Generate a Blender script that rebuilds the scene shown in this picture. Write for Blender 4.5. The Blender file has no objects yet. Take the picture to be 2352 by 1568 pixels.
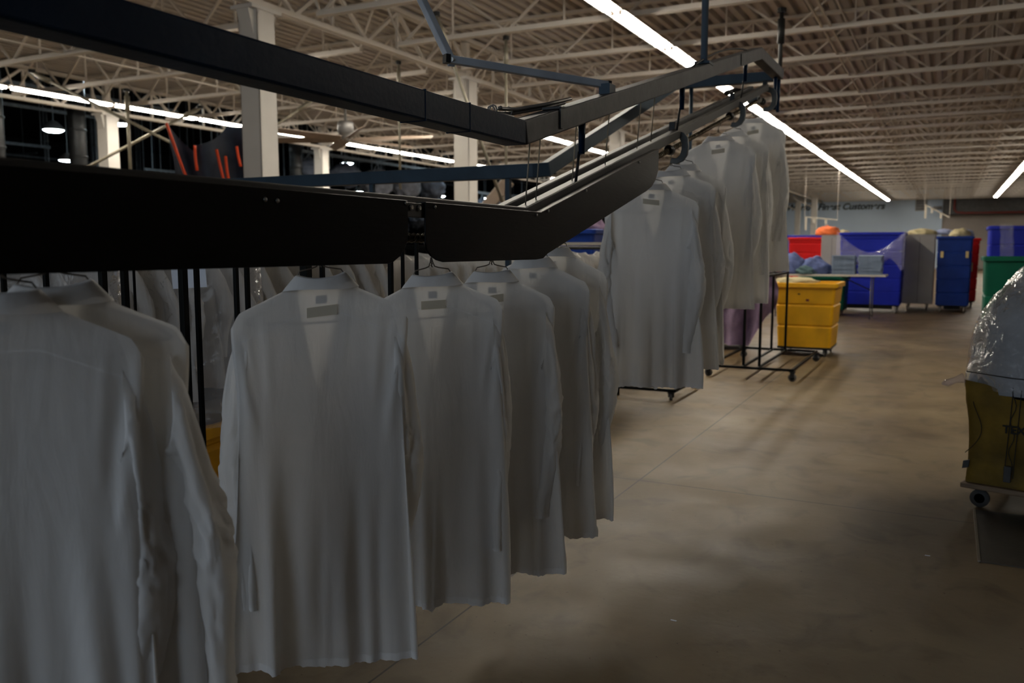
import bpy, math, random
from mathutils import Vector, Matrix, noise
rnd = random.Random(7)
C = bpy.context.scene.collection
PI = math.pi
R = math.radians

# ------------------------------------------------------------------ materials
def newmat(name):
    m = bpy.data.materials.new(name); m.use_nodes = True
    nt = m.node_tree; b = nt.nodes['Principled BSDF']
    return m, nt, b
def nd(nt, t, **kw):
    n = nt.nodes.new(t)
    for k, v in kw.items():
        if k in n.inputs.keys() if not hasattr(n, k) else False: n.inputs[k].default_value = v
        else: setattr(n, k, v)
    return n
def mat(name, col, rough=.5, metal=0, var=.12, vscale=6, bump=0, bscale=40, stretch=(1, 1, 1), spec=.5, trans=0):
    """paint / metal / cloth: base colour with procedural mottling, optional bump and translucency"""
    m, nt, b = newmat(name)
    L = nt.links.new
    tc = nt.nodes.new('ShaderNodeTexCoord'); mp = nt.nodes.new('ShaderNodeMapping'); mp.inputs['Scale'].default_value = stretch
    L(tc.outputs['Object'], mp.inputs[0])
    n = nt.nodes.new('ShaderNodeTexNoise'); n.inputs['Scale'].default_value = vscale; n.inputs['Detail'].default_value = 5
    L(mp.outputs[0], n.inputs['Vector'])
    cr = nt.nodes.new('ShaderNodeValToRGB')
    cr.color_ramp.elements[0].position = .3; cr.color_ramp.elements[1].position = .7
    cr.color_ramp.elements[0].color = (*[c * (1 - var) for c in col], 1); cr.color_ramp.elements[1].color = (*[min(1, c * (1 + var)) for c in col], 1)
    L(n.outputs[0], cr.inputs[0]); L(cr.outputs[0], b.inputs['Base Color'])
    b.inputs['Roughness'].default_value = rough; b.inputs['Metallic'].default_value = metal
    b.inputs['Specular IOR Level'].default_value = spec
    if bump:
        n2 = nt.nodes.new('ShaderNodeTexNoise'); n2.inputs['Scale'].default_value = bscale; n2.inputs['Detail'].default_value = 4
        L(mp.outputs[0], n2.inputs['Vector'])
        bp = nt.nodes.new('ShaderNodeBump'); bp.inputs['Strength'].default_value = bump; bp.inputs['Distance'].default_value = .02
        L(n2.outputs[0], bp.inputs['Height']); L(bp.outputs[0], b.inputs['Normal'])
    if trans:
        t = nt.nodes.new('ShaderNodeBsdfTranslucent'); L(cr.outputs[0], t.inputs['Color'])
        mx = nt.nodes.new('ShaderNodeMixShader'); mx.inputs[0].default_value = trans
        out = nt.nodes['Material Output']
        L(b.outputs[0], mx.inputs[1]); L(t.outputs[0], mx.inputs[2]); L(mx.outputs[0], out.inputs['Surface'])
    return m
def emit(name, col, s):
    m, nt, b = newmat(name)
    b.inputs['Base Color'].default_value = (*col, 1); b.inputs['Emission Color'].default_value = (*col, 1)
    b.inputs['Emission Strength'].default_value = s
    return m
def film(name, tint, dens, gloss=.5, bscale=25):
    """thin plastic film: see-through, faintly milky, wrinkled glossy reflections"""
    m, nt, b = newmat(name); L = nt.links.new
    out = nt.nodes['Material Output']; nt.nodes.remove(b)
    tc = nt.nodes.new('ShaderNodeTexCoord')
    n = nt.nodes.new('ShaderNodeTexNoise'); n.inputs['Scale'].default_value = bscale; n.inputs['Detail'].default_value = 3; n.inputs['Distortion'].default_value = .8
    L(tc.outputs['Object'], n.inputs['Vector'])
    bp = nt.nodes.new('ShaderNodeBump'); bp.inputs['Strength'].default_value = .8; bp.inputs['Distance'].default_value = .035
    L(n.outputs[0], bp.inputs['Height'])
    tr = nt.nodes.new('ShaderNodeBsdfTransparent'); df = nt.nodes.new('ShaderNodeBsdfDiffuse'); df.inputs[0].default_value = (*tint, 1)
    gl = nt.nodes.new('ShaderNodeBsdfGlossy'); gl.inputs['Roughness'].default_value = .12; L(bp.outputs[0], gl.inputs['Normal'])
    fr = nt.nodes.new('ShaderNodeFresnel'); fr.inputs[0].default_value = 1.5; L(bp.outputs[0], fr.inputs['Normal'])
    ml = nt.nodes.new('ShaderNodeMath'); ml.operation = 'MULTIPLY'; ml.inputs[1].default_value = gloss * 2; L(fr.outputs[0], ml.inputs[0])
    m1 = nt.nodes.new('ShaderNodeMixShader'); m1.inputs[0].default_value = dens; L(tr.outputs[0], m1.inputs[1]); L(df.outputs[0], m1.inputs[2])
    m2 = nt.nodes.new('ShaderNodeMixShader'); L(ml.outputs[0], m2.inputs[0]); L(m1.outputs[0], m2.inputs[1]); L(gl.outputs[0], m2.inputs[2])
    L(m2.outputs[0], out.inputs['Surface'])
    return m
def fabric(name, col, tr):
    """thin white poplin: weave and crumple bump; hem, yoke seam and plackets are double cloth, so less translucent"""
    m, nt, b = newmat(name); L = nt.links.new; out = nt.nodes['Material Output']
    b.inputs['Base Color'].default_value = (*col, 1); b.inputs['Roughness'].default_value = .62
    b.inputs['Specular IOR Level'].default_value = .35
    b.inputs['Sheen Weight'].default_value = .15
    tc = nt.nodes.new('ShaderNodeTexCoord')
    mp = nt.nodes.new('ShaderNodeMapping'); mp.inputs['Scale'].default_value = (9, 9, 2.2); L(tc.outputs['Object'], mp.inputs[0])
    n1 = nt.nodes.new('ShaderNodeTexNoise'); n1.inputs['Scale'].default_value = 1.6; n1.inputs['Detail'].default_value = 5; n1.inputs['Distortion'].default_value = .6
    L(mp.outputs[0], n1.inputs['Vector'])
    n2 = nt.nodes.new('ShaderNodeTexNoise'); n2.inputs['Scale'].default_value = 22; n2.inputs['Detail'].default_value = 4; L(tc.outputs['Object'], n2.inputs['Vector'])
    n3 = nt.nodes.new('ShaderNodeTexNoise'); n3.inputs['Scale'].default_value = 600; L(tc.outputs['Object'], n3.inputs['Vector'])
    def bump(src, st, dist, prev=None):
        bp = nt.nodes.new('ShaderNodeBump'); bp.inputs['Strength'].default_value = st; bp.inputs['Distance'].default_value = dist
        L(src, bp.inputs['Height'])
        if prev: L(prev.outputs[0], bp.inputs['Normal'])
        return bp
    uv = nt.nodes.new('ShaderNodeUVMap'); sx = nt.nodes.new('ShaderNodeSeparateXYZ'); L(uv.outputs[0], sx.inputs[0])
    def band(src, c, w):
        a = nt.nodes.new('ShaderNodeMath'); a.operation = 'SUBTRACT'; a.inputs[1].default_value = c; L(src, a.inputs[0])
        a2 = nt.nodes.new('ShaderNodeMath'); a2.operation = 'ABSOLUTE'; L(a.outputs[0], a2.inputs[0])
        a3 = nt.nodes.new('ShaderNodeMath'); a3.operation = 'LESS_THAN'; a3.inputs[1].default_value = w; L(a2.outputs[0], a3.inputs[0])
        return a3
    # v: 0 at the shoulder, 1 at the hem; the yoke seam lies 0.115 below the collar, u runs side to side
    hem = band(sx.outputs['Y'], 1.0, .022); yoke = band(sx.outputs['Y'], .078, .0016); hl = band(sx.outputs['Y'], .978, .0009)
    ad = nt.nodes.new('ShaderNodeMath'); ad.operation = 'MAXIMUM'; L(hem.outputs[0], ad.inputs[0]); L(yoke.outputs[0], ad.inputs[1])
    sm = nt.nodes.new('ShaderNodeMath'); sm.operation = 'MAXIMUM'; L(yoke.outputs[0], sm.inputs[0]); L(hl.outputs[0], sm.inputs[1])
    inv = nt.nodes.new('ShaderNodeMath'); inv.operation = 'SUBTRACT'; inv.inputs[0].default_value = 1; L(sm.outputs[0], inv.inputs[1])
    b1 = bump(n1.outputs[0], .13, .03); b2 = bump(n2.outputs[0], .13, .008, b1); b3 = bump(n3.outputs[0], .12, .001, b2); b4 = bump(inv.outputs[0], .6, .002, b3)
    L(b4.outputs[0], b.inputs['Normal'])
    t = nt.nodes.new('ShaderNodeBsdfTranslucent'); t.inputs[0].default_value = (col[0], col[1] * .99, col[2] * .95, 1); L(b3.outputs[0], t.inputs['Normal'])
    fac = nt.nodes.new('ShaderNodeMath'); fac.operation = 'MULTIPLY_ADD'; fac.inputs[1].default_value = -tr * .65; fac.inputs[2].default_value = tr; L(ad.outputs[0], fac.inputs[0])
    mx = nt.nodes.new('ShaderNodeMixShader'); L(fac.outputs[0], mx.inputs[0]); L(b.outputs[0], mx.inputs[1]); L(t.outputs[0], mx.inputs[2]); L(mx.outputs[0], out.inputs['Surface'])
    return m

M = dict(
    coat=fabric('white_poplin', (.84, .835, .83), .36),
    cream=mat('cream_cloth', (.62, .56, .46), .85, var=.1, bump=.3, trans=.25),
    white=mat('white_cloth', (.84, .82, .79), .85, var=.08, bump=.4, bscale=18, stretch=(3, 3, .6), trans=.25),
    tape=mat('beige_tape', (.60, .55, .44), .7, var=.06),
    tag=mat('size_tag_grey', (.55, .56, .57), .7, var=.05),
    wire=mat('hanger_wire', (.16, .14, .12), .35, .9, var=.2),
    navy=mat('navy_painted_steel', (.0035, .016, .042), .42, .0, spec=.08, var=.15, bump=.05, bscale=60),
    steel=mat('bare_rolled_steel', (.05, .05, .053), .5, 0, spec=.2, var=.25, vscale=14, bump=.05),
    slate=mat('slate_painted_steel', (.03, .052, .075), .5, 0, spec=.2, var=.15),
    slate2=mat('grey_blue_pole_paint', (.10, .14, .18), .5, 0), track=mat('track_steel', (.014, .014, .0135), .45, 0, spec=.25, var=.25), strut=mat('grey_square_steel', (.34, .38, .43), .45, 0, var=.2),
    black=mat('black_panel_plastic', (.0018, .0018, .0018), .30, 0, var=.3, bump=.04, bscale=120, stretch=(1, .1, 1), spec=.06),
    rack=mat('dark_green_black_rack_paint', (.004, .0045, .004), .55, 0, var=.2, spec=.1),
    zinc=mat('zinc_plate', (.10, .112, .115), .5, .2, var=.2, vscale=20),
    screw=mat('screw_head_metal', (.3, .3, .28), .35, .9, var=.1),
    dark=mat('black_steel', (.014, .014, .014), .45, 0, spec=.25, var=.3),
    brass=mat('antique_screw_steel', (.14, .11, .07), .35, .85, var=.3, vscale=30),
    paint=mat('cream_roof_paint', (.62, .57, .50), .6, 0, var=.06, vscale=2),
    deckm=mat('cream_deck_paint', (.46, .42, .385), .65, 0, var=.06, vscale=1.2),
    column=mat('column_paint', (.60, .57, .52), .5, 0, var=.05, vscale=2),
    rod=mat('galvanised_rod', (.22, .20, .15), .5, .4, var=.2),
    house=mat('fixture_white_enamel', (.8, .8, .78), .35, 0, var=.03),
    tube=emit('fluorescent_tube_glow', (1, .925, .80), 70),
    bay=emit('cold_lamp_glow', (.75, .93, 1), 70),
    tan=mat('tan_end_cap', (.16, .12, .09), .5),
    blue=mat('royal_blue_poly', (.008, .018, .33), .5, 0, spec=.2, var=.12, vscale=3, bump=.05),
    blue2=mat('deep_blue_poly', (.006, .03, .20), .5, 0, spec=.2, var=.15, vscale=3, bump=.05),
    red=mat('red_poly', (.50, .004, .005), .5, 0, spec=.2, var=.12, vscale=3),
    green=mat('green_poly', (.0, .075, .042), .5, 0, spec=.2, var=.12, vscale=3),
    yellow=mat('yellow_poly', (.82, .42, .002), .5, 0, var=.12, vscale=4, bump=.05),
    grey=mat('grey_laminate', (.34, .32, .29), .55, 0, var=.06, vscale=3),
    canvas=mat('dirty_yellow_canvas', (.17, .105, .007), .75, 0, var=.45, vscale=5, bump=.4, bscale=14),
    wood=mat('scuffed_plywood', (.22, .15, .09), .6, 0, var=.3, stretch=(1, 8, 8)),
    rubber=mat('grey_rubber_wheel', (.08, .08, .08), .6, 0, var=.2),
    wheel=mat('pale_wheel', (.28, .27, .25), .5, 0, var=.2),
    tabletop=mat('table_laminate', (.60, .55, .46), .5, 0, var=.05),
    towel=mat('blue_grey_towel', (.20, .26, .36), .9, 0, var=.15, bump=.4),
    denim=mat('blue_scrub_cloth', (.09, .12, .27), .9, 0, var=.35, bump=.5, vscale=9),
    teal=mat('green_grey_scrub_cloth', (.08, .14, .15), .9, 0, var=.3, bump=.5),
    pink=mat('pink_cloth', (.45, .27, .24), .9, 0, var=.2, bump=.5),
    purple=mat('purple_cloth', (.30, .21, .32), .9, 0, var=.25, bump=.4, trans=.2),
    orange=mat('orange_cloth', (.85, .17, .04), .8, 0, var=.2, bump=.5),
    ypal=mat('pale_yellow_cloth', (.60, .52, .30), .8, 0, var=.15, bump=.4),
    lilac=mat('pale_blue_cloth', (.35, .40, .62), .8, 0, var=.2, bump=.5),
    tarp=mat('navy_tarp', (.014, .022, .04), .6, 0, var=.3, bump=.4, bscale=8),
    ostrap=mat('orange_strap', (.75, .07, .01), .6, 0, var=.1),
    duct=mat('grey_duct', (.16, .155, .15), .4, .5, var=.2, vscale=3),
    ductd=mat('dark_duct', (.03, .032, .034), .4, .5, var=.3),
    roll=mat('white_roll', (.68, .66, .62), .6, 0, var=.04),
    bluewall=mat('pale_blue_wall_paint', (.60, .73, .88), .7, 0, var=.04, vscale=.5),
    greywall=mat('taupe_wall_paint', (.34, .30, .27), .7, 0, var=.06, vscale=.5),
    soffit=mat('dark_soffit', (.07, .07, .07), .8, 0, var=.2),
    hall=mat('hall_gloom_colour', (.02, .022, .026), .85, 0, var=.3, vscale=.6),  # hall gloom put into the colour, since strip light would reach in
    hrail=mat('blue_grey_rail', (.20, .24, .28), .5, .2, var=.25),
    hbag=mat('slate_blue_sling', (.075, .09, .125), .85, 0, var=.4, vscale=3, bump=.4),
    hbag2=mat('grey_white_sling', (.15, .16, .19), .85, 0, var=.4, vscale=3, bump=.4),
    pipe=mat('red_pipe', (.16, .02, .015), .4), letter=mat('dark_lettering', (.03, .04, .05), .6),
    stencil=mat('black_stencil', (.015, .014, .01), .8), mat_=mat('dark_floor_plate', (.05, .044, .036), .45, 0, var=.2, vscale=8, bump=.1),
    edge=mat('worn_aluminium_edge', (.30, .27, .22), .4, .6), paper=mat('white_paper', (.72, .75, .82), .8, var=.02),
    clip=mat('yellowed_label', (.72, .55, .25), .7), greyd=mat('grey_patch', (.07, .07, .07), .7, var=.3),
    linen=mat('grey_linen', (.30, .32, .35), .9, 0, var=.25, vscale=5, bump=.7, bscale=9),
    film=film('clear_bag_film', (.75, .76, .78), .16, .22, 9), filmb=film('milky_bag_film', (.60, .58, .85), .15, .16, 9),
)
# concrete floor: tan, mottled and stained, with sawn joints every few metres
def floor_mat():
    m, nt, b = newmat('sealed_concrete'); L = nt.links.new
    tc = nt.nodes.new('ShaderNodeTexCoord')
    def ns(sc, det, st=(1, 1, 1), dis=0):
        mp = nt.nodes.new('ShaderNodeMapping'); mp.inputs['Scale'].default_value = st; L(tc.outputs['Object'], mp.inputs[0])
        n = nt.nodes.new('ShaderNodeTexNoise'); n.inputs['Scale'].default_value = sc; n.inputs['Detail'].default_value = det; n.inputs['Distortion'].default_value = dis
        L(mp.outputs[0], n.inputs['Vector']); return n
    def ramp(src, p0, c0, p1, c1):
        r = nt.nodes.new('ShaderNodeValToRGB'); r.color_ramp.elements[0].position = p0; r.color_ramp.elements[0].color = (*c0, 1)
        r.color_ramp.elements[1].position = p1; r.color_ramp.elements[1].color = (*c1, 1); L(src, r.inputs[0]); return r
    base = ramp(ns(1.1, 6, dis=.4).outputs[0], .33, (.122, .086, .046), .68, (.200, .150, .086))
    st = ramp(ns(3.5, 8, (1, .8, 1), 1.0).outputs[0], .52, (1, 1, 1), .74, (.60, .56, .52))
    sp = ramp(ns(42, 2).outputs[0], .71, (1, 1, 1), .76, (.45, .4, .35))
    def mul(a, c):
        x = nt.nodes.new('ShaderNodeMix'); x.data_type = 'RGBA'; x.blend_type = 'MULTIPLY'; x.inputs[0].default_value = 1
        L(a.outputs[0] if a.type != 'MIX' else a.outputs[2], x.inputs[6]); L(c.outputs[0], x.inputs[7]); return x
    sx = nt.nodes.new('ShaderNodeSeparateXYZ'); L(tc.outputs['Object'], sx.inputs[0])
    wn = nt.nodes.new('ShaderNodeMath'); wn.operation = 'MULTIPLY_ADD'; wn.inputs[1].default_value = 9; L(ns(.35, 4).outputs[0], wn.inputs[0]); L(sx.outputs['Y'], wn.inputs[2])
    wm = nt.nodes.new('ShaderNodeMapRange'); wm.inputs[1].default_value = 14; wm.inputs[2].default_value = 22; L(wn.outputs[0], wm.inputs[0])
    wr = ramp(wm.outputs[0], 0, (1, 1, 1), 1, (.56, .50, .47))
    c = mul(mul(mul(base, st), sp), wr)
    def joint(sock, off, per, w):
        a = nt.nodes.new('ShaderNodeMath'); a.operation = 'SUBTRACT'; a.inputs[1].default_value = off; L(sock, a.inputs[0])
        p = nt.nodes.new('ShaderNodeMath'); p.operation = 'PINGPONG'; p.inputs[1].default_value = per / 2; L(a.outputs[0], p.inputs[0])
        l = nt.nodes.new('ShaderNodeMath'); l.operation = 'LESS_THAN'; l.inputs[1].default_value = w; L(p.outputs[0], l.inputs[0]); return l
    j1 = joint(sx.outputs['X'], -1.72, 5.1, .0045); j2 = joint(sx.outputs['Y'], 5.2, 5.1, .0045)
    mx = nt.nodes.new('ShaderNodeMath'); mx.operation = 'MAXIMUM'; L(j1.outputs[0], mx.inputs[0]); L(j2.outputs[0], mx.inputs[1])
    f = nt.nodes.new('ShaderNodeMix'); f.data_type = 'RGBA'; L(mx.outputs[0], f.inputs[0]); L(c.outputs[2], f.inputs[6]); f.inputs[7].default_value = (.03, .022, .015, 1)
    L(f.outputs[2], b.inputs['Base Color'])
    rr = ramp(ns(2.2, 5).outputs[0], .3, (.42, .42, .42), .7, (.56, .56, .56)); L(rr.outputs[0], b.inputs['Roughness']); b.inputs['Specular IOR Level'].default_value = .22
    bp = nt.nodes.new('ShaderNodeBump'); bp.inputs['Strength'].default_value = .12; bp.inputs['Distance'].default_value = .01
    L(ns(25, 4).outputs[0], bp.inputs['Height']); L(bp.outputs[0], b.inputs['Normal'])
    return m
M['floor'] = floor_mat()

# ------------------------------------------------------------------ mesh helpers
class MB:
    def __init__(s): s.v = []; s.f = []; s.uv = None
    def add(s, vs, fs):
        o = len(s.v); s.v += [tuple(v) for v in vs]; s.f += [tuple(i + o for i in f) for f in fs]; return s
    def box(s, x0, x1, y0, y1, z0, z1, rot=None, c=None):
        vs = [Vector((x, y, z)) for z in (z0, z1) for y in (y0, y1) for x in (x0, x1)]
        if rot is not None: c = Vector(c or (0, 0, 0)); vs = [rot @ (v - c) + c for v in vs]
        return s.add(vs, [(0, 2, 3, 1), (4, 5, 7, 6), (0, 1, 5, 4), (2, 6, 7, 3), (0, 4, 6, 2), (1, 3, 7, 5)])
    def bar(s, a, b, w, h, up=(0, 0, 1)):
        a = Vector(a); b = Vector(b); d = (b - a).normalized(); up = Vector(up)
        if abs(d.dot(up)) > .98: up = Vector((1, 0, 0))
        x = d.cross(up).normalized(); z = x.cross(d).normalized()
        vs = [p + x * (i * w / 2) + z * (j * h / 2) for p in (a, b) for i, j in ((-1, -1), (1, -1), (1, 1), (-1, 1))]
        return s.add(vs, [(0, 1, 2, 3), (7, 6, 5, 4), (0, 4, 5, 1), (1, 5, 6, 2), (2, 6, 7, 3), (3, 7, 4, 0)])
    def path(s, pts, r, n=8, close=False, cap=True):
        P = [Vector(p) for p in pts]; m = len(P); rs = r if isinstance(r, (list, tuple)) else [r] * m
        vs = []; prev = None
        for i in range(m):
            a = P[(i - 1) % m] if (close or i) else P[0]; b = P[(i + 1) % m] if (close or i < m - 1) else P[-1]
            d = (b - a).normalized()
            if prev is None:
                u = Vector((0, 0, 1)) if abs(d.z) < .9 else Vector((1, 0, 0)); x = d.cross(u).normalized()
            else: x = (prev - d * prev.dot(d)).normalized()
            prev = x; y = d.cross(x)
            vs += [P[i] + (x * math.cos(2 * PI * k / n) + y * math.sin(2 * PI * k / n)) * rs[i] for k in range(n)]
        fs = []
        for i in range(m if close else m - 1):
            j = (i + 1) % m
            fs += [(i * n + k, i * n + (k + 1) % n, j * n + (k + 1) % n, j * n + k) for k in range(n)]
        if cap and not close: fs += [tuple(range(n - 1, -1, -1)), tuple(range((m - 1) * n, m * n))]
        return s.add(vs, fs)
    def tube(s, a, b, r, n=10): return s.path([a, b], r, n)
    def lathe(s, prof, c, axis='z', n=20):
        """prof: (radius, height) list around an axis through c"""
        c = Vector(c); vs = []
        for r, h in prof:
            for k in range(n):
                t = 2 * PI * k / n; p = (r * math.cos(t), r * math.sin(t), h)
                if axis == 'x': p = (p[2], p[0], p[1])
                if axis == 'y': p = (p[0], p[2], p[1])
                vs.append(c + Vector(p))
        fs = [(i * n + k, i * n + (k + 1) % n, (i + 1) * n + (k + 1) % n, (i + 1) * n + k) for i in range(len(prof) - 1) for k in range(n)]
        fs += [tuple(range(n)), tuple(range((len(prof) - 1) * n, len(prof) * n))]
        return s.add(vs, fs)
    def prism(s, poly, f0, f1):
        """poly of 2D points; f0, f1 map a 2D point to the near / far face"""
        n = len(poly)
        return s.add([f0(*p) for p in poly] + [f1(*p) for p in poly], [tuple(range(n)), tuple(range(2 * n - 1, n - 1, -1))] + [(i, n + i, n + (i + 1) % n, (i + 1) % n) for i in range(n)])
    def grid(s, nu, nv, fn, closeu=False):
        """fn(i,j) -> point, (nu x nv) quads"""
        vs = [fn(i, j) for j in range(nv + 1) for i in range(nu if closeu else nu + 1)]
        w = nu if closeu else nu + 1
        return s.add(vs, [(j * w + i, j * w + (i + 1) % w, (j + 1) * w + (i + 1) % w, (j + 1) * w + i) for j in range(nv) for i in range(nu)])
    def mesh(s, name, m, smooth=False):
        me = bpy.data.meshes.new(name); me.from_pydata([tuple(v) for v in s.v], [], s.f)
        me.materials.append(m); me.validate(); me.update()
        if smooth: me.polygons.foreach_set('use_smooth', [True] * len(me.polygons))
        if s.uv:
            l = me.uv_layers.new(name='UVMap')
            for lp in me.loops: l.data[lp.index].uv = s.uv[lp.vertex_index]
        return me
    def build(s, name, m, parent=None, smooth=False, bevel=0, loc=None):
        me = s.mesh(name, m, smooth)
        o = bpy.data.objects.new(name, me); C.objects.link(o)
        if parent: o.parent = parent
        if loc: o.location = loc
        if bevel:
            b = o.modifiers.new('bevel', 'BEVEL'); b.width = bevel; b.segments = 2; b.limit_method = 'ANGLE'; b.angle_limit = R(40)
        if smooth and not bevel and smooth == 'auto':
            pass
        return o
def tag(o, label=None, cat=None, group=None, kind=None):
    if label: o['label'] = label
    if cat: o['category'] = cat
    if group: o['group'] = group
    if kind: o['kind'] = kind
    return o
def thing(name, label, cat, loc=(0, 0, 0), rz=0, group=None, rot=None):
    o = bpy.data.objects.new(name, None); C.objects.link(o); o.location = loc
    o.rotation_euler = rot if rot else (0, 0, rz); o.empty_display_size = .1
    return tag(o, label, cat, group)
def dup(root, loc=None, rz=None, label=None, group=None, rot=None, scale=None):
    r = root.copy(); C.objects.link(r)
    if loc is not None: r.location = loc
    if rz is not None: r.rotation_euler = (0, 0, rz)
    if rot is not None: r.rotation_euler = rot
    if scale is not None: r.scale = scale
    if label: r['label'] = label
    if group: r['group'] = group
    for ch in list(root.children):
        c = ch.copy(); C.objects.link(c); c.parent = r
        for g in list(ch.children):
            d = g.copy(); C.objects.link(d); d.parent = c
    return r
def struct(name, mb, m, smooth=False, bevel=0):
    return tag(mb.build(name, m, None, smooth, bevel), kind='structure')
ORD = ['first', 'second', 'third', 'fourth', 'fifth', 'sixth', 'seventh', 'eighth', 'ninth', 'tenth', 'eleventh', 'twelfth', 'thirteenth', 'fourteenth', 'fifteenth', 'sixteenth', 'seventeenth', 'eighteenth', 'nineteenth', 'twentieth']
ORD += ['twenty-' + w for w in ORD[:9]] + ['thirtieth'] + ['thirty-' + w for w in ORD[:9]]
def sm(a, b, x):
    t = max(0, min(1, (x - a) / (b - a))); return t * t * (3 - 2 * t)
def lerp(a, b, t): return a + (b - a) * t
def nz(x, y=0, z=0): return noise.noise(Vector((x, y, z)))

# ------------------------------------------------------------------ setting
ZC = 4.90      # underside of the joists
ZD = 5.72      # underside of the roof deck
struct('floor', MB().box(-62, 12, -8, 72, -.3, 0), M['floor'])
d = MB()       # trapezoidal deck, ribs along the building
x = -19.8; prof = []
while x < 12:
    prof += [(x, ZD), (x + .10, ZD), (x + .125, ZD + .085), (x + .205, ZD + .085)]; x += .23
vs = [(px, y, pz) for y in (-8, 72) for px, pz in prof]; n = len(prof)
d.add(vs, [(i, i + 1, n + i + 1, n + i) for i in range(n - 1)])
struct('ceiling', d, M['deckm'])
struct('trim_1', MB().box(-20, 12, -8, 72, ZD + .1, ZD + .2), M['soffit'])
# far wall: pale blue part and taupe part under a dark soffit
struct('wall_back', MB().box(-20, -.55, 70, 70.3, 0, ZD + .1), M['bluewall'])
struct('wall_end', MB().box(-.55, 12.3, 70.2, 70.5, 0, ZD + .1), M['greywall'])
struct('trim_2', MB().box(-.5, 12, 68.9, 70.2, 3.85, 5.12), M['soffit'])
struct('wall_right', MB().box(12, 12.3, -8, 72, 0, ZD + .1), M['greywall'])
struct('wall_front', MB().box(-62, 12.3, -8.3, -8, 0, 10), M['greywall'])
# the darker high hall to the left
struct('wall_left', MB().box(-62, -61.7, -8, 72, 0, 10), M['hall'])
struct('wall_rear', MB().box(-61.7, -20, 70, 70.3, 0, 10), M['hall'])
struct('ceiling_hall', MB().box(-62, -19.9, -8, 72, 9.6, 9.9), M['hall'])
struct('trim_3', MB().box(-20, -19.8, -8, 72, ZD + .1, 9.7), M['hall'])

# wall lettering, laid out right aligned so that its last word ends beside the light strip
def text_obj(name, s, size, m, loc, rot, shear=0, off=0, depth=.01, parent=None, align='CENTER'):
    cu = bpy.data.curves.new(name, 'FONT'); cu.body = s; cu.size = size; cu.shear = shear; cu.offset = off; cu.extrude = depth; cu.align_x = align
    to = bpy.data.objects.new(name + '_t', cu); C.objects.link(to)
    dg = bpy.context.evaluated_depsgraph_get(); me = bpy.data.meshes.new_from_object(to.evaluated_get(dg))
    me.name = name; me.materials.clear(); me.materials.append(m)
    bpy.data.objects.remove(to); bpy.data.curves.remove(cu)
    o = bpy.data.objects.new(name, me); C.objects.link(o); o.location = loc; o.rotation_euler = rot
    if parent: o.parent = parent
    return o
tag(text_obj('wall_lettering', "World's Finest Customers", .66, M['letter'], (-4.45, 69.99, 4.40), (PI / 2, 0, 0), shear=.3, off=.024, align='RIGHT'),
    'dark italic slogan lettering high on the pale blue far wall', 'sign')
b = MB().box(-2.35, -1.6, 69.85, 70, 4.2, 5.4).build('wall_vent', M['duct']); tag(b, 'grey louvred box high on the blue wall right of the lettering', 'vent')
for i in range(5): MB().box(-2.3, -1.65, 69.8, 69.86, 4.3 + i * .2, 4.36 + i * .2).build('slat', M['soffit'], b)
tag(MB().box(-1.2, -.6, 69.9, 70, 4.25, 4.5).build('wall_plaque', M['duct'], bevel=.02), 'small dark plate at the right end of the blue wall', 'sign')
p = MB(); p.path([(.2, 69.0, 5.6), (.2, 68.8, 4.2), (.35, 68.8, 4.0), (.9, 68.8, 3.95), (11.5, 68.8, 3.95)], .07, 8)
tag(p.build('sprinkler_pipe', M['pipe'], smooth=True), 'red sprinkler pipe dropping beside the blue wall and running right', 'pipe')

# ---- columns, girders, joists
def column(x, y, w, label):
    t = thing('steel_column', label, 'column', (x, y, 0), 0, 'cream roof columns')
    c = MB(); h = w / 2
    c.box(-h, h, -h, -h + .02, .02, ZC - .06); c.box(-h, h, h - .02, h, .02, ZC - .06); c.box(-h, -h + .02, -h, h, .02, ZC - .06); c.box(h - .02, h, -h, h, .02, ZC - .06)
    c.build('shaft', M['column'], t, bevel=.006)
    MB().box(-h - .03, h + .03, -h - .03, h + .03, 0, .02).build('base_plate', M['column'], t)
    MB().box(-h - .02, h + .02, -h - .12, h + .12, ZC - .06, ZC - .01).build('cap_plate', M['column'], t)
    g = MB()
    for s in (-1, 1): g.prism([(h + .001, ZC - .06), (h + .001, ZC - .40), (h + .10, ZC - .06)], lambda a, z: (-h * .6, s * a, z), lambda a, z: (h * .6, s * a, z))
    g.build('bracket', M['column'], t)
    MB().box(-.07, .07, -.07, .07, ZC - .01, ZD - .12).build('seat_post', M['paint'], t)
column(-9.0, 9.62, .36, 'nearest cream column, bluish left face, rising behind the black panel')
column(-8.9, 15.4, .36, 'cream column rising behind the bend of the blue tube')
column(-8.82, 24.1, .36, 'cream column partly hidden by the sloping conveyor')
column(-19.35, 15.2, .36, 'leftmost cream column below the long light strip')
column(-19.35, 23.6, .36, 'cream column just right of the nearest column, far behind it')
for (x, y, lab) in ((-10.1, 66.5, 'thin cream post in front of the blue wall, left one'), (-8.35, 62, 'thin cream post hiding a letter of the wall slogan')):
    t = thing('thin_post', lab, 'column', (x, y, 0)); MB().box(-.19, .19, -.12, .12, .02, ZC).build('shaft', M['column'], t, bevel=.01); MB().box(-.3, .3, -.2, .2, 0, .02).build('base_plate', M['column'], t)
    MB().bar((0, 0, 4.2), (-1.4, 0, ZC), .1, .1).build('knee_brace', M['column'], t)

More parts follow.
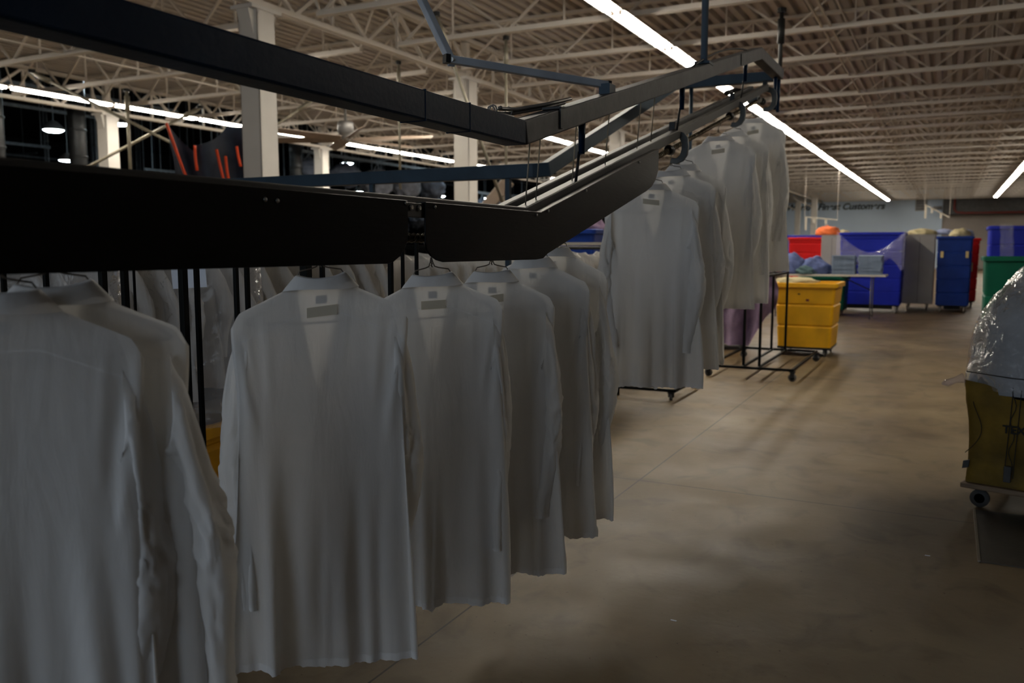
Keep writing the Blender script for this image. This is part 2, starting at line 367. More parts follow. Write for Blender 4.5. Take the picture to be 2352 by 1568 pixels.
def girder(x, label):
    t = thing('roof_girder', label, 'roof girder', (x, 0, 0), 0, 'main roof girders')
    for z, nm in ((ZC, 'bottom_chord'), (ZD - .1, 'top_chord')):
        MB().box(-.075, -.012, -7.9, 69.9, z, z + .075).box(.012, .075, -7.9, 69.9, z, z + .075).build(nm, M['paint'], t)
    w = MB(); y = -7.7; k = 0
    while y < 69.5:
        w.bar((0, y, ZC + .05), (0, y + .9, ZD - .08), .06, .06); w.bar((0, y + .9, ZD - .08), (0, y + 1.8, ZC + .05), .06, .06); w.bar((0, y + .9, ZC), (0, y + .9, ZD), .05, .05); y += 1.8
    w.build('web', M['paint'], t)
girder(-8.9, 'long cream truss girder carried by the nearest columns')
girder(-19.35, 'long cream truss girder beside the dark hall, left of the light strip')

def joist(x0, x1, pan, base):
    """bar joist along X with double-angle chords and a zigzag web"""
    t = thing('roof_joist', 'x', 'roof joist', (0, 0, 0))
    MB().box(x0 + .35, x1 - .35, -.06, -.01, ZC, ZC + .075).box(x0 + .35, x1 - .35, .01, .06, ZC, ZC + .075).box(x0 + .35, x1 - .35, -.01, .01, ZC + .035, ZC + .045).build('bottom_chord', M['paint'], t)
    MB().box(x0, x1, -.06, -.01, ZD - .055, ZD - .004).box(x0, x1, .01, .06, ZD - .055, ZD - .004).box(x0, x1, -.01, .01, ZD - .02, ZD - .006).build('top_chord', M['paint'], t)
    w = MB(); n = int(round((x1 - x0 - .8) / pan)); pn = (x1 - x0 - .8) / n
    w.bar((x0 + .05, 0, ZD - .03), (x0 + .4, 0, ZC + .03), .03, .03)
    w.bar((x1 - .05, 0, ZD - .03), (x1 - .4, 0, ZC + .03), .03, .03)
    for i in range(n):
        a = x0 + .4 + i * pn
        w.bar((a, 0, ZC + .03), (a + pn / 2, 0, ZD - .03), .045, .03); w.bar((a + pn / 2, 0, ZD - .03), (a + pn, 0, ZC + .03), .045, .03)
        w.bar((a + pn / 2, 0, ZC + .04), (a + pn / 2, 0, ZD - .03), .04, .02)
    w.build('web', M['paint'], t)
    return t
JY = [1.9 + 2.12 * k for k in range(32)]
jl = joist(-19.3, -8.95, 1.6, 0); jr = joist(-8.85, 11.9, 1.9, 0)
for k, y in enumerate(JY):
    for src, side, w in ((jl, 'left', 'between the two girders'), (jr, 'right', 'over the aisle')):
        lab = 'cream bar joist %s, %s from the camera' % (w, ORD[k])
        if k == 0: src.location.y = y; tag(src, lab, group='%s roof joists' % side)
        else: dup(src, (0, y, 0), label=lab, group='%s roof joists' % side)
for i, (x, z) in enumerate(((-1.95, ZC + .03), (-1.82, ZC + .03), (1.1, ZC + .03), (1.23, ZC + .03), (-1.9, ZD - .07), (4.6, ZC + .03), (-14.2, ZC + .03), (-14.1, ZD - .07))):
    tag(MB().box(x - .016, x + .016, -7, 69, z, z + .032).build('bridging_angle', M['paint']),
        ['thin bridging angle over the aisle, left of a close pair', 'thin bridging angle over the aisle, right of a close pair', 'bridging angle far right of the aisle, left of its pair', 'bridging angle far right of the aisle, right of its pair', 'upper bridging angle against the roof deck above the aisle', 'bridging angle at the far right edge of the roof', 'low bridging angle between the two girders', 'upper bridging angle between the two girders'][i], 'roof bridging')

# steel channels clamped below the joists that carry the conveyor rods
def channel(a, b, label):
    t = tag(MB().bar(a, b, .05, .012, (0, 0, 1)).bar((a[0], a[1] - .02, a[2] + .02), (b[0], b[1] - .02, b[2] + .02), .006, .045).bar((a[0], a[1] + .02, a[2] + .02), (b[0], b[1] + .02, b[2] + .02), .006, .045).build('support_channel', M['duct']), label, 'steel channel')
channel((-8.6, JY[3], ZC - .015), (-3.2, JY[3], ZC - .015), 'grey steel channel under the joists at the top centre')
channel((-16.9, JY[3], ZC - .015), (-13.4, JY[3], ZC - .015), 'short grey channel under the joists above the left light strip')
channel((-17.6, JY[2], ZC - .015), (-14.4, JY[2], ZC - .015), 'grey channel at the upper left corner')

# ---- fluorescent strips
def fixture():
    t = thing('light_fixture', 'x', 'ceiling light')
    h = MB(); pr = [(-.035, .07), (.035, .07), (.15, .022), (.15, .014), (.03, .04), (-.03, .04), (-.15, .014), (-.15, .022)]
    h.prism(pr, lambda a, z: (a, -1.21, z), lambda a, z: (a, 1.21, z)); h.build('housing', M['house'], t)
    for s in (-1, 1):
        MB().path([(s * .058, -1.165, .0), (s * .058, 1.165, .0)], .027, 10).build('tube', M['tube'], t, True)
        for e in (-1, 1): MB().box(s * .058 - .022, s * .058 + .022, e * 1.178 - .012, e * 1.18 + .012, -.02, .035).build('socket', M['tan'], t)
    return t
fx = fixture(); first = True
def strip(x, z, y0, n, lab, dx=0):
    global first
    for k in range(n):
        if n >= 39: pass
        l = 'fluorescent fixture %s, %s from the near end' % (lab, ORD[k])
        loc = (x + dx * (y0 + k * 2.47), y0 + k * 2.47, z)
        if first: fx.location = loc; tag(fx, l, group='strip ' + lab); first = False
        else: dup(fx, loc, label=l, group='strip ' + lab)
strip(-4.47, 4.8, 8.1, 24, 'over the aisle', .0075)
strip(2.55, 4.8, 29.0, 15, 'at the far right')
strip(2.55, 4.8, 8.6, 2, 'above the canvas cart, out of the frame')
strip(-17.85, 4.8, 5.3, 12, 'along the dark hall', .024)
strip(-17.1, 4.8, 39.0, 2, 'seen below the return beam')
strip(-10.95, 4.8, 11.4, 8, 'hidden behind the blue tube')
# stems that hang the aisle strip
# ---- ceiling fan
t = thing('ceiling_fan', 'large taupe ceiling fan hanging behind the blue tube, left of centre', 'ceiling fan', (-12.75, 16.45, 0))
MB().tube((0, 0, 4.45), (0, 0, ZD), .03).build('downrod', M['duct'], t, True)
MB().lathe([(.05, 4.46), (.17, 4.44), (.19, 4.40), (.19, 4.2), (.14, 4.15), (.08, 4.1), (.08, 4.02), (.04, 4.0)], (0, 0, 0)).build('motor', M['duct'], t, True)
for k in range(6):
    a = .3 + k * PI / 3; ca, sa = math.cos(a), math.sin(a)
    def q(r, w, z): return (ca * r - sa * w, sa * r + ca * w, z)
    b_ = MB(); vs = [q(.2, -.12, 3.99), q(.2, .12, 4.09), q(2.1, .09, 4.09), q(2.1, -.09, 4.01)]
    vs += [(x, y, z - .015) for x, y, z in vs]; b_.add(vs, [(0, 1, 2, 3), (7, 6, 5, 4), (0, 4, 5, 1), (1, 5, 6, 2), (2, 6, 7, 3), (3, 7, 4, 0)]); b_.build('blade', M['tan'], t)

# ---- rods that hang from the roof
def rod(a, b, r, lab, m='rod', clamp=True):
    t = thing('hanger_rod', lab, 'rod', a)
    a = Vector(a); b = Vector(b); MB().tube((0, 0, 0), b - a, r, 8).build('rod', M[m], t, True)
    if clamp: MB().lathe([(r * 2.2, -.01), (r * 2.2, .05), (r * 1.2, .06)], (0, 0, 0), n=8).build('clamp', M['dark'], t)
    dv = (b - a).normalized(); MB().tube(dv * .1, dv * .45, r * 1.7, 8).build('sleeve', M[m], t, True)
rod((-9.3, 13.62, ZC), (-9.3, 13.62, 2.6), .022, 'thin vertical rod left of the bend in the blue tube')
rod((-6.65, 12.85, ZC), (-6.65, 12.85, 2.2), .024, 'vertical rod dropping behind the bend of the blue tube')
rod((-6.9, 11.1, ZC), (-6.2, 11.9, 2.15), .026, 'dark slanting rod under the top centre channel')
rod((-16.1, 11.0, ZC), (-12.3, 11.9, 3.05), .03, 'slanting rod crossing the left light strip, falling right')
rod((-16.5, 15.6, ZC), (-17.6, 13.0, 3.2), .034, 'slanting rod crossing the left light strip, falling left')
rod((-16.2, 13.25, ZC), (-16.2, 13.25, 2.9), .034, 'vertical rod between the two slanting rods on the left')
rod((-13.2, 15.9, ZC), (-14.4, 14.7, 3.7), .03, 'slanting rod just right of the nearest column')
rod((-2.33, 13.2, ZC), (-2.33, 13.2, 3.95), .03, 'dark rod from the joist down behind the conveyor peak', 'dark')
rod((.45, 11.6, ZD - .2), (.45, 11.6, 4.35), .02, 'short dark rod end below the joists at the upper right', 'dark')
# ------------------------------------------------------------------ overhead conveyor
XB = -1.36; XR = -1.45
YB = 2.70; SL = .262
def zt(y): return 1.895 if y < YB else 1.895 + (min(y, 6.72) - YB) * SL     # blue tube
def zs(y): return 1.53 if y < 2.83 else 1.53 + (min(y, 7.35) - 2.83) * .262   # screw
conv = thing('conveyor_beam', 'dark blue square tube beam that bends and climbs above the white coats', 'beam', (0, 0, 0))
def sq(pts, w, name, m, par, bev=.006):
    """mitred square tube through points"""
    P = [Vector(p) for p in pts]; vs = []; n = len(P)
    for i in range(n):
        d0 = (P[i] - P[i - 1]).normalized() if i else (P[1] - P[0]).normalized(); d1 = (P[i + 1] - P[i]).normalized() if i < n - 1 else d0
        t = (d0 + d1).normalized(); k = 1 / max(.35, math.sqrt((1 + d0.dot(d1)) / 2))
        side = Vector((0, 0, 1)).cross(t).normalized(); up = t.cross(side)
        horiz = abs(d0.z - d1.z) < 1e-4
        a, b = (k, 1) if horiz else (1, k)
        vs += [P[i] + side * (sx * w / 2 * a) + up * (sz * w / 2 * b) for sx, sz in ((-1, -1), (1, -1), (1, 1), (-1, 1))]
    fs = [(0, 1, 2, 3), tuple(range(4 * n - 1, 4 * n - 5, -1))]
    for i in range(n - 1):
        o = i * 4; fs += [(o + k, o + 4 + k, o + 4 + (k + 1) % 4, o + (k + 1) % 4) for k in range(4)]
    return MB().add(vs, fs).build(name, m, par, bevel=bev)
sq([(XB, -1.2, 1.895), (XB, YB, 1.895)], .084, 'level_beam', M['navy'], conv)
sq([(XB, YB, 1.895), (XB, 6.72, zt(6.72)), (XB, 7.66, zt(7) + .01)], .084, 'sloping_beam', M['steel'], conv)
for y in (2.06, 2.31): MB().box(XB - .044, XB + .044, y - .003, y + .003, 1.851, 1.939).build('weld_bead', M['navy'], conv, bevel=.002)
ret = thing('return_beam', 'slate blue square beam behind the conveyor that descends and turns left', 'beam', (0, 0, 0))
sq([(XB - .04, 7.70, 2.955), (-2.2, 7.75, 2.97), (-2.27, 7.66, 2.95), (-2.27, 4.92, 1.985), (-2.33, 4.86, 1.975), (-6.2, 4.86, 1.975)], .08, 'beam', M['slate'], ret)
for x in (-2.5, -3.55, -5.1): MB().bar((x, 4.86, 1.94), (x, 4.86, 1.35), .03, .03).build('drop_post', M['slate'], ret)
# drop sockets between beam and track
for (y, a, b) in ((3.3, .17, .34), (4.75, .17, .34), (6.35, .17, .33), (7.52, .3, .34), (7.66, .3, .34)):
    MB().path([(XB, y, zt(y) - .03), (XB, y, zt(y) - a)], [.0165, .0125], 10).build('socket', M['navy'], conv, True)
    MB().tube((XB - .01, y, zt(y) - a + .01), (XB - .03, y + .01, zs(y) + .11), .0065, 8).build('drop_rod', M['dark'], conv, True)
# vertical pole and braces
t = thing('support_pole', 'blue grey pole from the roof down to the sloping beam', 'pole', (XB, 5.2, 0))
MB().tube((0, 0, zt(5.2) + .04), (0, 0, ZC + .3), .021, 12).build('pole', M['slate2'], t, True)
MB().box(-.045, .045, -.05, .05, zt(5.2) + .035, zt(5.2) + .05).build('flange', M['slate'], t)
MB().tube((-2.135, 7.75, 2.93), (-2.135, 7.75, 1.7), .017, 10).build('drop_post', M['slate'], ret, True)
br = thing('sway_brace', 'grey square tube brace bent above the blue tube', 'brace')
j0 = Vector((-1.79, 2.95, 2.235)); e0 = Vector((-1.36, 3.60, 2.205)); e1 = Vector((-2.62, 3.45, 3.35))
dv = (e1 - j0).normalized()
MB().bar(j0, e0, .03, .03).build('lower_bar', M['strut'], br, bevel=.003)
MB().bar(j0 - dv * .02 + Vector((-.0, .035, 0)), e1 + dv * 2.2 + Vector((0, .035, 0)), .03, .03).build('upper_bar', M['strut'], br, bevel=.003)
MB().bar(j0 + (j0 - e0).normalized() * .008, j0 + (e0 - j0).normalized() * .012, .033, .033).bar(e0 + (j0 - e0).normalized() * .01, e0 + (e0 - j0).normalized() * .006, .033, .033).build('end_cap', M['dark'], br)
MB().tube(j0 + Vector((.0, -.03, -.002)) + (e0 - j0).normalized() * .04, j0 + Vector((0, .06, -.002)) + (e0 - j0).normalized() * .04, .009, 8).build('bolt', M['screw'], br)
MB().box(-1.385, -1.335, 3.55, 3.62, zt(3.58) + .03, 2.205).build('mount_block', M['slate'], br)
# tangled cable lying on the beam near the bend, and one near the peak
c = MB(); pts = [(-1.42, 2.80, 1.965), (-1.47, 2.74, 1.98), (-1.50, 2.78, 1.985), (-1.47, 2.86, 1.99), (-1.41, 3.0, 2.025), (-1.36, 3.12, 2.06)]
c.path(pts, .008, 8); c.path([(p[0] + .02, p[1] + .02, p[2] + .017) for p in pts[1:]], .007, 8)
for k in range(3): 
    p = pts[1 + k]; c.path([(p[0] + .015 * math.cos(a), p[1] + .0, p[2] + .008 + .017 * math.sin(a)) for a in [i * PI / 4 for i in range(8)]], .003, 6, True)
tag(c.build('power_cable', M['duct'], None, True), 'looped black cable tied on top of the tube bend', 'cable')
t = MB(); t.path([(XB, 4.95 + k * .13, zt(4.95 + k * .13) +   .045 + .045 * math.sin(PI * k / 11) ** .8) for k in range(12)], .006, 6)
tag(t.build('power_cable', M['dark'], None, True), 'thin black cable arching over the sloping beam near its peak', 'cable')
MB().box(XB + .042, XB + .048, 2.98, 3.0, zt(3) - .03, zt(3) + .045).box(XB - .03, XB + .048, 2.98, 3.0, zt(3) + .042, zt(3) + .05).build('cable_clip', M['dark'], conv)
MB().box(XB + .042, XB + .048, 6.0, 6.03, zt(6) - .03, zt(6) + .045).build('cable_clip', M['dark'], conv)

# track: two dark channels, the near one carries the black guard panels
trk = thing('conveyor_track', 'dark double rail track running below the blue beam above the coats', 'conveyor')
def ztr(y): return zs(y) + .092
def trk_pts(x, dz, y1=7.35): return [(x, -1.2, ztr(-1) + dz), (x, 2.83, ztr(2.83) + dz), (x, y1, ztr(y1) + dz)]
sq(trk_pts(XR - .075, 0), .042, 'rail', M['dark'], trk, .004)
sq(trk_pts(XR + .045, 0), .05, 'rail', M['track'], trk, .004)
r = MB()
r.path([(XR + .045, 7.33, ztr(7.33))] + [(XR + .045 - .12 + .12 * math.cos(a), 7.35 + .12 * math.sin(a), ztr(7.35)) for a in [i * PI / 12 for i in range(13)]] + [(XR - .195, 7.0, ztr(7.35) - .08)], .02, 8)
r.build('turn_rail', M['track'], trk, True)
for k in range(16):
    y = -.6 + k * .52; z = ztr(y) + .0
    MB().tube((XR - .07, y, z - .012), (XR + .03, y, z - .012), .006, 8).build('cross_bolt', M['zinc'], trk, True)
for y in (2.88, 2.97, 3.32, 3.70, 4.14, 4.36): MB().tube((XB - .03, y, zt(y) - .03), (XB - .05, y, ztr(y) + .02), .0026, 6).build('tie_wire', M['rod'], trk, True)
# drive screw
def screw():
    pts = []; rr = []; core = MB().path([(XR, -1.2, 1.53), (XR, 2.83, 1.53), (XR, 7.3, zs(7.3)), (XR - .06, 7.45, zs(7.3))], .008, 10)
    th = MB(); n = 0; P = []
    y = -1.2
    while y < 7.3:
        a = 2 * PI * (y / .028); P.append((XR + .0125 * math.cos(a), y, zs(y) + .0125 * math.sin(a))); y += .0035
    th.path(P, .0042, 4)
    t = thing('drive_screw', 'long spiral drive screw that carries the hangers', 'drive screw')
    core.build('shaft', M['brass'], t, True); th.build('thread', M['brass'], t, True)
screw()
# C brackets
def cbr(y, s=1.0, lab=''):
    poly = [(a_ * s, b_ * s) for a_, b_ in ((-.025, .055), (.012, .055), (.034, .046), (.047, .028), (.050, 0), (.046, -.028), (.032, -.048), (.008, -.058), (-.014, -.054), (-.008, -.036), (.008, -.038), (.020, -.028), (.026, -.010), (.026, .012), (.018, .028), (.002, .034), (-.025, .034))]
    t = thing('c_bracket', lab, 'bracket', (XR + .03, y, zs(y) + .015), 0)
    MB().prism(poly, lambda a, z: (a, -.012, z), lambda a, z: (a, .012, z)).build('hook_plate', M['zinc'], t, bevel=.003)
    MB().box(-.03, .005, -.02, .02, .05 * s, .085 * s).build('mount', M['dark'], t, bevel=.003)
    MB().lathe([(.022, -.03), (.028, -.025), (.028, .025), (.022, .03)], (-.03, 0, -.015), 'y', 14).build('bearing', M['dark'], t, True)
cbr(4.83, 1.65, 'grey C shaped bracket on the screw just past the black panel end')
cbr(6.30, 1.65, 'grey C shaped bracket on the screw below the peak')
cbr(7.46, 1.8, 'largest grey C shaped bracket at the top turn of the track')
t = thing('drive_gearbox', 'small grey gearbox with nuts at the top turn of the track', 'gearbox', (XR - .03, 7.25, zs(7.25)))
MB().box(-.04, .04, -.05, .05, -.02, .07).build('case', M['zinc'], t, bevel=.006)
for k in range(4): MB().lathe([(.012, 0), (.012, .02)], (.04, -.03 + .02 * k, .0 + .015 * (k % 2)), 'x', 6).build('nut', M['screw'], t)

# black guard panels, 3 mm sheet, standing off the near rail
XP0, XP1 = -1.326, -1.332
def panel(outline, lab, screws):
    t = thing('guard_panel', lab, 'panel', (0, 0, 0))
    MB().prism(outline, lambda y, z: (XP0, y, z), lambda y, z: (XP1, y, z)).build('sheet', M['black'], t, bevel=.0015)
    # folded top lip
    tops = [p for p in outline if p[1] > zs(p[0]) + .08]
    tops.sort()
    l = MB()
    for a, b in zip(tops[:-1], tops[1:]): l.bar((XP1 - .012, a[0], a[1] - .001), (XP1 - .012, b[0], b[1] - .001), .028, .003)
    l.build('top_lip', M['track'], t)
    for (y, z) in screws: MB().lathe([(.0045, 0), (.0055, .001), (.005, .003), (.002, .0045)], (XP0, y, z), 'x', 12).build('screw', M['screw'], t, True)
ZT, ZB = 1.629, 1.458
corner = lambda cy, cz, r, a0, a1, n=6: [(cy + r * math.cos(R(a0 + (a1 - a0) * k / n)), cz + r * math.sin(R(a0 + (a1 - a0) * k / n))) for k in range(n + 1)]
panel([(-1.2, ZT), (-1.2, ZB)] + [(1.88, ZB), (1.905, ZB + .004), (1.935, ZB + .018), (1.962, ZB + .042), (1.974, ZB + .062), (1.978, ZB + .08)] + [(1.978, ZT)],
      'long level black guard panel at left hiding the hanger hooks', [(1.425, ZT - .025), (1.463, ZT - .026), (1.966, ZT - .008), (.3, ZT - .02), (.34, ZT - .02)])
o2 = [(2.066, ZT), (2.066, ZB + .055), (2.072, ZB + .035), (2.095, ZB + .018), (2.125, ZB + .006), (2.16, ZB), (2.80, ZB)]
zp = lambda y, z0: z0 + (y - 2.84) * .2615
o2 += [(2.86, ZB + .004), (2.9, zp(2.92, ZB))] + [(4.05, zp(4.05, ZB)), (4.13, zp(4.15, ZB) + .0), (4.19, zp(4.19, ZB) + .025), (4.225, zp(4.22, ZB) + .055), (4.235, zp(4.235, ZB) + .085), (4.235, zp(4.235, ZT))] + [(2.84, ZT)]
panel(o2, 'black guard panel that bends upward with the track', [(2.115, ZT - .012), (2.80, ZT - .012), (2.90, ZT + .006), (3.27, zp(3.27, ZT) - .01), (3.93, zp(3.93, ZT) - .012)])
t = thing('joint_plate', 'dark plate with two bolts bridging the gap between the black panels', 'plate', (0, 0, 0))
MB().box(-1.345, -1.333, 1.95, 2.09, ZT - .045, ZT - .004).build('plate', M['dark'], t, bevel=.002)
for y in (2.0, 2.04): MB().lathe([(.009, 0), (.009, .004), (.006, .007)], (-1.333, y, ZT - .018), 'x', 6).build('bolt', M['screw'], t)

# ------------------------------------------------------------------ white coats
def cloth(me, pin, frames, grow, bend):
    """let a cloth mesh settle under gravity and return it with the settled shape"""
    o = bpy.data.objects.new('settling_cloth', me); C.objects.link(o)
    vg = o.vertex_groups.new(name='pin'); vg.add([i for i, w in enumerate(pin) if w], 1, 'REPLACE')
    m = o.modifiers.new('cloth', 'CLOTH'); st = m.settings
    st.quality = 5; st.mass = .25; st.tension_stiffness = 12; st.compression_stiffness = 12; st.shear_stiffness = 4; st.bending_stiffness = bend
    st.tension_damping = 5; st.compression_damping = 5; st.shear_damping = 5; st.bending_damping = .5; st.air_damping = 2
    st.vertex_group_mass = 'pin'; st.shrink_min = -grow; st.shrink_max = -grow
    m.collision_settings.use_collision = False; m.collision_settings.use_self_collision = False
    m.point_cache.frame_start = 1; m.point_cache.frame_end = 200
    sc = bpy.context.scene
    for f in range(1, frames + 1): sc.frame_set(f)
    ev = o.evaluated_get(bpy.context.evaluated_depsgraph_get())
    co = [v.co.copy() for v in ev.data.vertices]
    o.modifiers.remove(m); bpy.data.objects.remove(o); sc.frame_set(1)
    if len(co) == len(me.vertices):
        for v, c in zip(me.vertices, co): v.co = c
    me.update(); return me
def coat_meshes(seed, flare=.0, k=1.0, lod=1, tilt=.0, out=(0, 0)):
    """returns {part: mesh}; origin is the middle of the collar top, -Y is the back of the coat"""
    rg = random.Random(seed); L = 1.07
    ph = [rg.uniform(0, 6.28) for _ in range(12)]; off = rg.uniform(0, 50)
    def ztop(x):
        ax = abs(x)
        z = -.022 if ax < .058 else -.022 - (ax - .058) * .47
        return z - .03 * sm(.195, .228, ax) ** 2 + x * tilt
    def fold(s, v, back):
        p = 0 if back else 5
        a = sm(.16, 1.0, v) ** 1.05
        cx = s * (1 + .12 * v) + .10 * nz(s * .8 + off, v * 1.1, p)
        def ridge(t): 
            q = .5 + .5 * math.sin(t); return q ** 1.7
        f = .036 * ridge(5.2 * cx + ph[p] + .5 * v) + .020 * ridge(9.5 * cx + ph[p + 1] - .9 * v) * sm(.25, .8, v) + .009 * ridge(17 * cx + ph[p + 2] + .6 * v) * sm(.45, 1, v)
        f -= .030
        drape = .010 * nz(s * 3 + off, v * 2.2 + p, 3) * sm(.1, .5, v)
        # pull lines below the armholes
        arm = math.exp(-((abs(s) - .86) / .2) ** 2) * math.exp(-((v - .27) / .14) ** 2)
        cr = .006 * arm * math.sin(60 * (v + .35 * abs(s)) + ph[3])
        return a * f * 1.45 + drape + cr
    def body(back, s, v):
        w = lerp(lerp(.226, .213, sm(0, .22, v)), .268 + flare, sm(.22, 1, v))
        x = s * w
        x0 = s * .226; zt_ = ztop(x0)
        if not back and abs(x0) < .06: zt_ = -.03 - (.06 - abs(x0)) / .06 * .30
        z = lerp(zt_, -L, v)
        e = max(0, 1 - abs(s) ** 3.2)
        t_ = (.007 + .022 * sm(0, .3, v) + .025 * v) * e + (0 if back else .02 * sm(.3, 1, v) * e)
        edge = 1 - abs(s) ** 8
        f = fold(s, v, back) * edge
        x += .012 * nz(s * 2 + off, v * 2, 7) * sm(.2, 1, v) * edge + .016 * math.cos(5.2 * s + ph[0] + 1.2) * sm(.3, 1, v) * edge
        # side seam wander
        sd = .018 * nz(off + (3 if s > 0 else 9), v * 1.8) * sm(.2, 1, v)
        y = t_ + f
        if v > .972: y += .0022 * math.sin(s * 85 + ph[4] + 2 * nz(s * 9, off)) * edge; z += .002 * math.sin(s * 60 + ph[5])
        y = -(y) if back else y
        if not back and abs(s) < .12 and v > .9: z -= .018 * sm(.12, .02, abs(s)) if s < 0 else .004
        return Vector((x * k, y + sd, z))
    NU, NV = (64, 76) if lod == 1 else (20, 22)
    W_ = NU + 1; B_ = W_ * (NV + 1)
    def fi(i, j): return j * W_ + NU if i == 0 else (j * W_ if i == NU else B_ + j * (NU - 1) + i - 1)
    mb = MB()
    mb.v = [tuple(body(True, 2 * i / NU - 1, j / NV)) for j in range(NV + 1) for i in range(W_)] + [tuple(body(False, 1 - 2 * i / NU, j / NV)) for j in range(NV + 1) for i in range(1, NU)]
    mb.uv = [(i / NU, j / NV) for j in range(NV + 1) for i in range(W_)] + [(i / NU, j / NV) for j in range(NV + 1) for i in range(1, NU)]
    mb.f = [(j * W_ + i, j * W_ + i + 1, (j + 1) * W_ + i + 1, (j + 1) * W_ + i) for j in range(NV) for i in range(NU)] + [(fi(i, j), fi(i + 1, j), fi(i + 1, j + 1), fi(i, j + 1)) for j in range(NV) for i in range(NU)]
    bm_ = mb.mesh('coat_body', M['coat'], True); res = {'body': bm_}
    if lod == 1:
        pin = []
        for q in range(len(mb.v)):
            bk = q < B_
            i, j = (q % W_, q // W_) if bk else ((q - B_) % (NU - 1) + 1, (q - B_) // (NU - 1))
            pin.append(j <= 1 or (j / NV < .19 and abs(2 * i / NU - 1) > .93) or (not bk and j < 5))
        cloth(bm_, pin, 24, .002, 1.6)
        V = bm_.vertices
        for j in range(NV + 1):      # the front hangs just clear of the back
            for i in range(1, NU):
                f_, k_ = V[fi(i, j)], V[j * W_ + NU - i]
                gap = .008 + .014 * j / NV
                d_ = f_.co.y - k_.co.y
                if d_ < gap: f_.co.y += (gap - d_) * .75; k_.co.y -= (gap - d_) * .25
        bm_.update()
    BV = [v.co.copy() for v in bm_.vertices]
    def onback(s_, v_):
        u = (s_ + 1) / 2 * NU; w_ = v_ * NV; i = min(NU - 1, int(u)); j = min(NV - 1, int(w_)); a_, b_ = u - i, w_ - j
        return BV[j * W_ + i].lerp(BV[j * W_ + i + 1], a_).lerp(BV[(j + 1) * W_ + i].lerp(BV[(j + 1) * W_ + i + 1], a_), b_)
    # sleeves
    for side in (-1, 1):
        bend = rg.uniform(.018, .042); back = rg.uniform(.004, .02); ln = rg.uniform(.60, .66); tw = rg.uniform(-.4, .4); o2_ = rg.uniform(0, 40)
        N, K = (30, 60) if lod == 1 else (10, 12)
        def sl(i, j):
            t = j / K; a = 2 * PI * i / N
            cx = lerp(.190, .226 + bend, sm(0, .45, t)) - (bend + .012) * sm(.45, 1, t)
            cz = -.218 - ln * t
            cy = back * sm(0, .5, t) + .02 * math.sin(t * 3 + o2_)
            g = sm(0, .26, t)
            nd_ = Vector((math.sin(g * PI / 2), 0, math.cos(g * PI / 2)))
            rn = lerp(.088, .036, g) * lerp(1, .85, t); rd = lerp(.024, .058, sm(0, .3, t)) * lerp(1, .8, t)
            rn *= 1 + .18 * math.sin(9 * t + o2_) 
            p = Vector((cx, cy, cz)) + nd_ * (rn * math.cos(a)) + Vector((-.25 * side * tw, 1, 0)) * (rd * math.sin(a))
            wr = sm(.08, .3, t) * (.6 + .9 * math.exp(-((t - .42) / .2) ** 2))
            q = nz(math.cos(a) * 1.3 + o2_, math.sin(a) * 1.3, t * 9 + .9 * math.sin(a)); q2 = nz(math.cos(a) * 2.4 + o2_, math.sin(a) * 2.4, t * 22 + 2 * math.cos(a + 1))
            dd = (.009 * (1 - 2 * abs(q)) - .0045 + .003 * (1 - 2 * abs(q2)) - .0015) * wr
            p += (nd_ * math.cos(a) + Vector((0, math.sin(a), 0))) * dd
            if t > .96: p.x += .002 * math.sin(a * 12)
            p.z += side * .21 * tilt
            return Vector((side * p.x * k, p.y, p.z))
        mb = MB(); mb.grid(N, K, sl, True); mb.uv = [(i / N, .2 + .79 * j / K) for j in range(K + 1) for i in range(N)]
        sm_ = mb.mesh('coat_sleeve', M['coat'], True); res['sleeve%d' % side] = sm_
        if lod == 1: cloth(sm_, [q // N < 5 for q in range(len(mb.v))], 20, .055, .22)
        ow = out[0 if side < 0 else 1]
        for q, v in enumerate(sm_.vertices): v.co.x += side * ow * max(0, q // N / K - .05); v.co.y += .034 * sm(.03, .3, q // N / K); v.co.x += side * .008 * sm(.03, .3, q // N / K)
        sm_.update()
    # collar: stand, fold and falling leaf running round the neck and down the lapels
    N = 56 if lod == 1 else 14
    dip = rg.uniform(.003, .009); sk = rg.uniform(-.006, .006)
    def col(i, j):
        u = 2 * i / N - 1; au = abs(u); sgn = 1 if u > 0 else -1
        if au < .45:   # round the back of the neck
            a = au / .45 * PI / 2; bx = .060 * math.sin(a); by = -.030 * math.cos(a); bz = 0
            tz = 0 - dip * math.cos(a) ** 2 + .004 * math.sin(a) ** 2; lean = 1
        else:
            q = (au - .45) / .55; bx = lerp(.060, .004, q ** 1.1); by = .006 + .030 * math.sin(q * PI * .6); bz = -.30 * q; tz = .004 * (1 - q) - .02 * sm(0, .2, q); lean = 1 - .2 * q
        rows = [(.92, -.028), (.96, -.012), (1.0, tz), (1.08, tz - .004), (1.22, tz * .5 - .014), (1.40, -.028), (1.50, -.037 - .002 * math.sin(u * 9))]
        r_, dz = rows[j]
        wid = 1 + (r_ - 1) * (1.25 if au < .45 else 2.2 * lean)
        if au >= .45: bx_ = bx + (r_ - 1) * .075 * (1 - .5 * q); by_ = by + (r_ - 1) * .012 + .004; z = bz + dz * (1 - .6 * q)
        else: bx_ = bx * wid; by_ = by * (1 + (r_ - 1) * 1.3) - (r_ - 1) * .01; z = dz + bz
        return Vector((sgn * bx_ * k + 0, by_, z + sk * u + sgn * bx_ * tilt))
    mb = MB(); mb.grid(N, 6, col); mb.uv = [(.5, .99)] * len(mb.v)
    res['collar'] = mb.mesh('coat_collar', M['coat'], True)
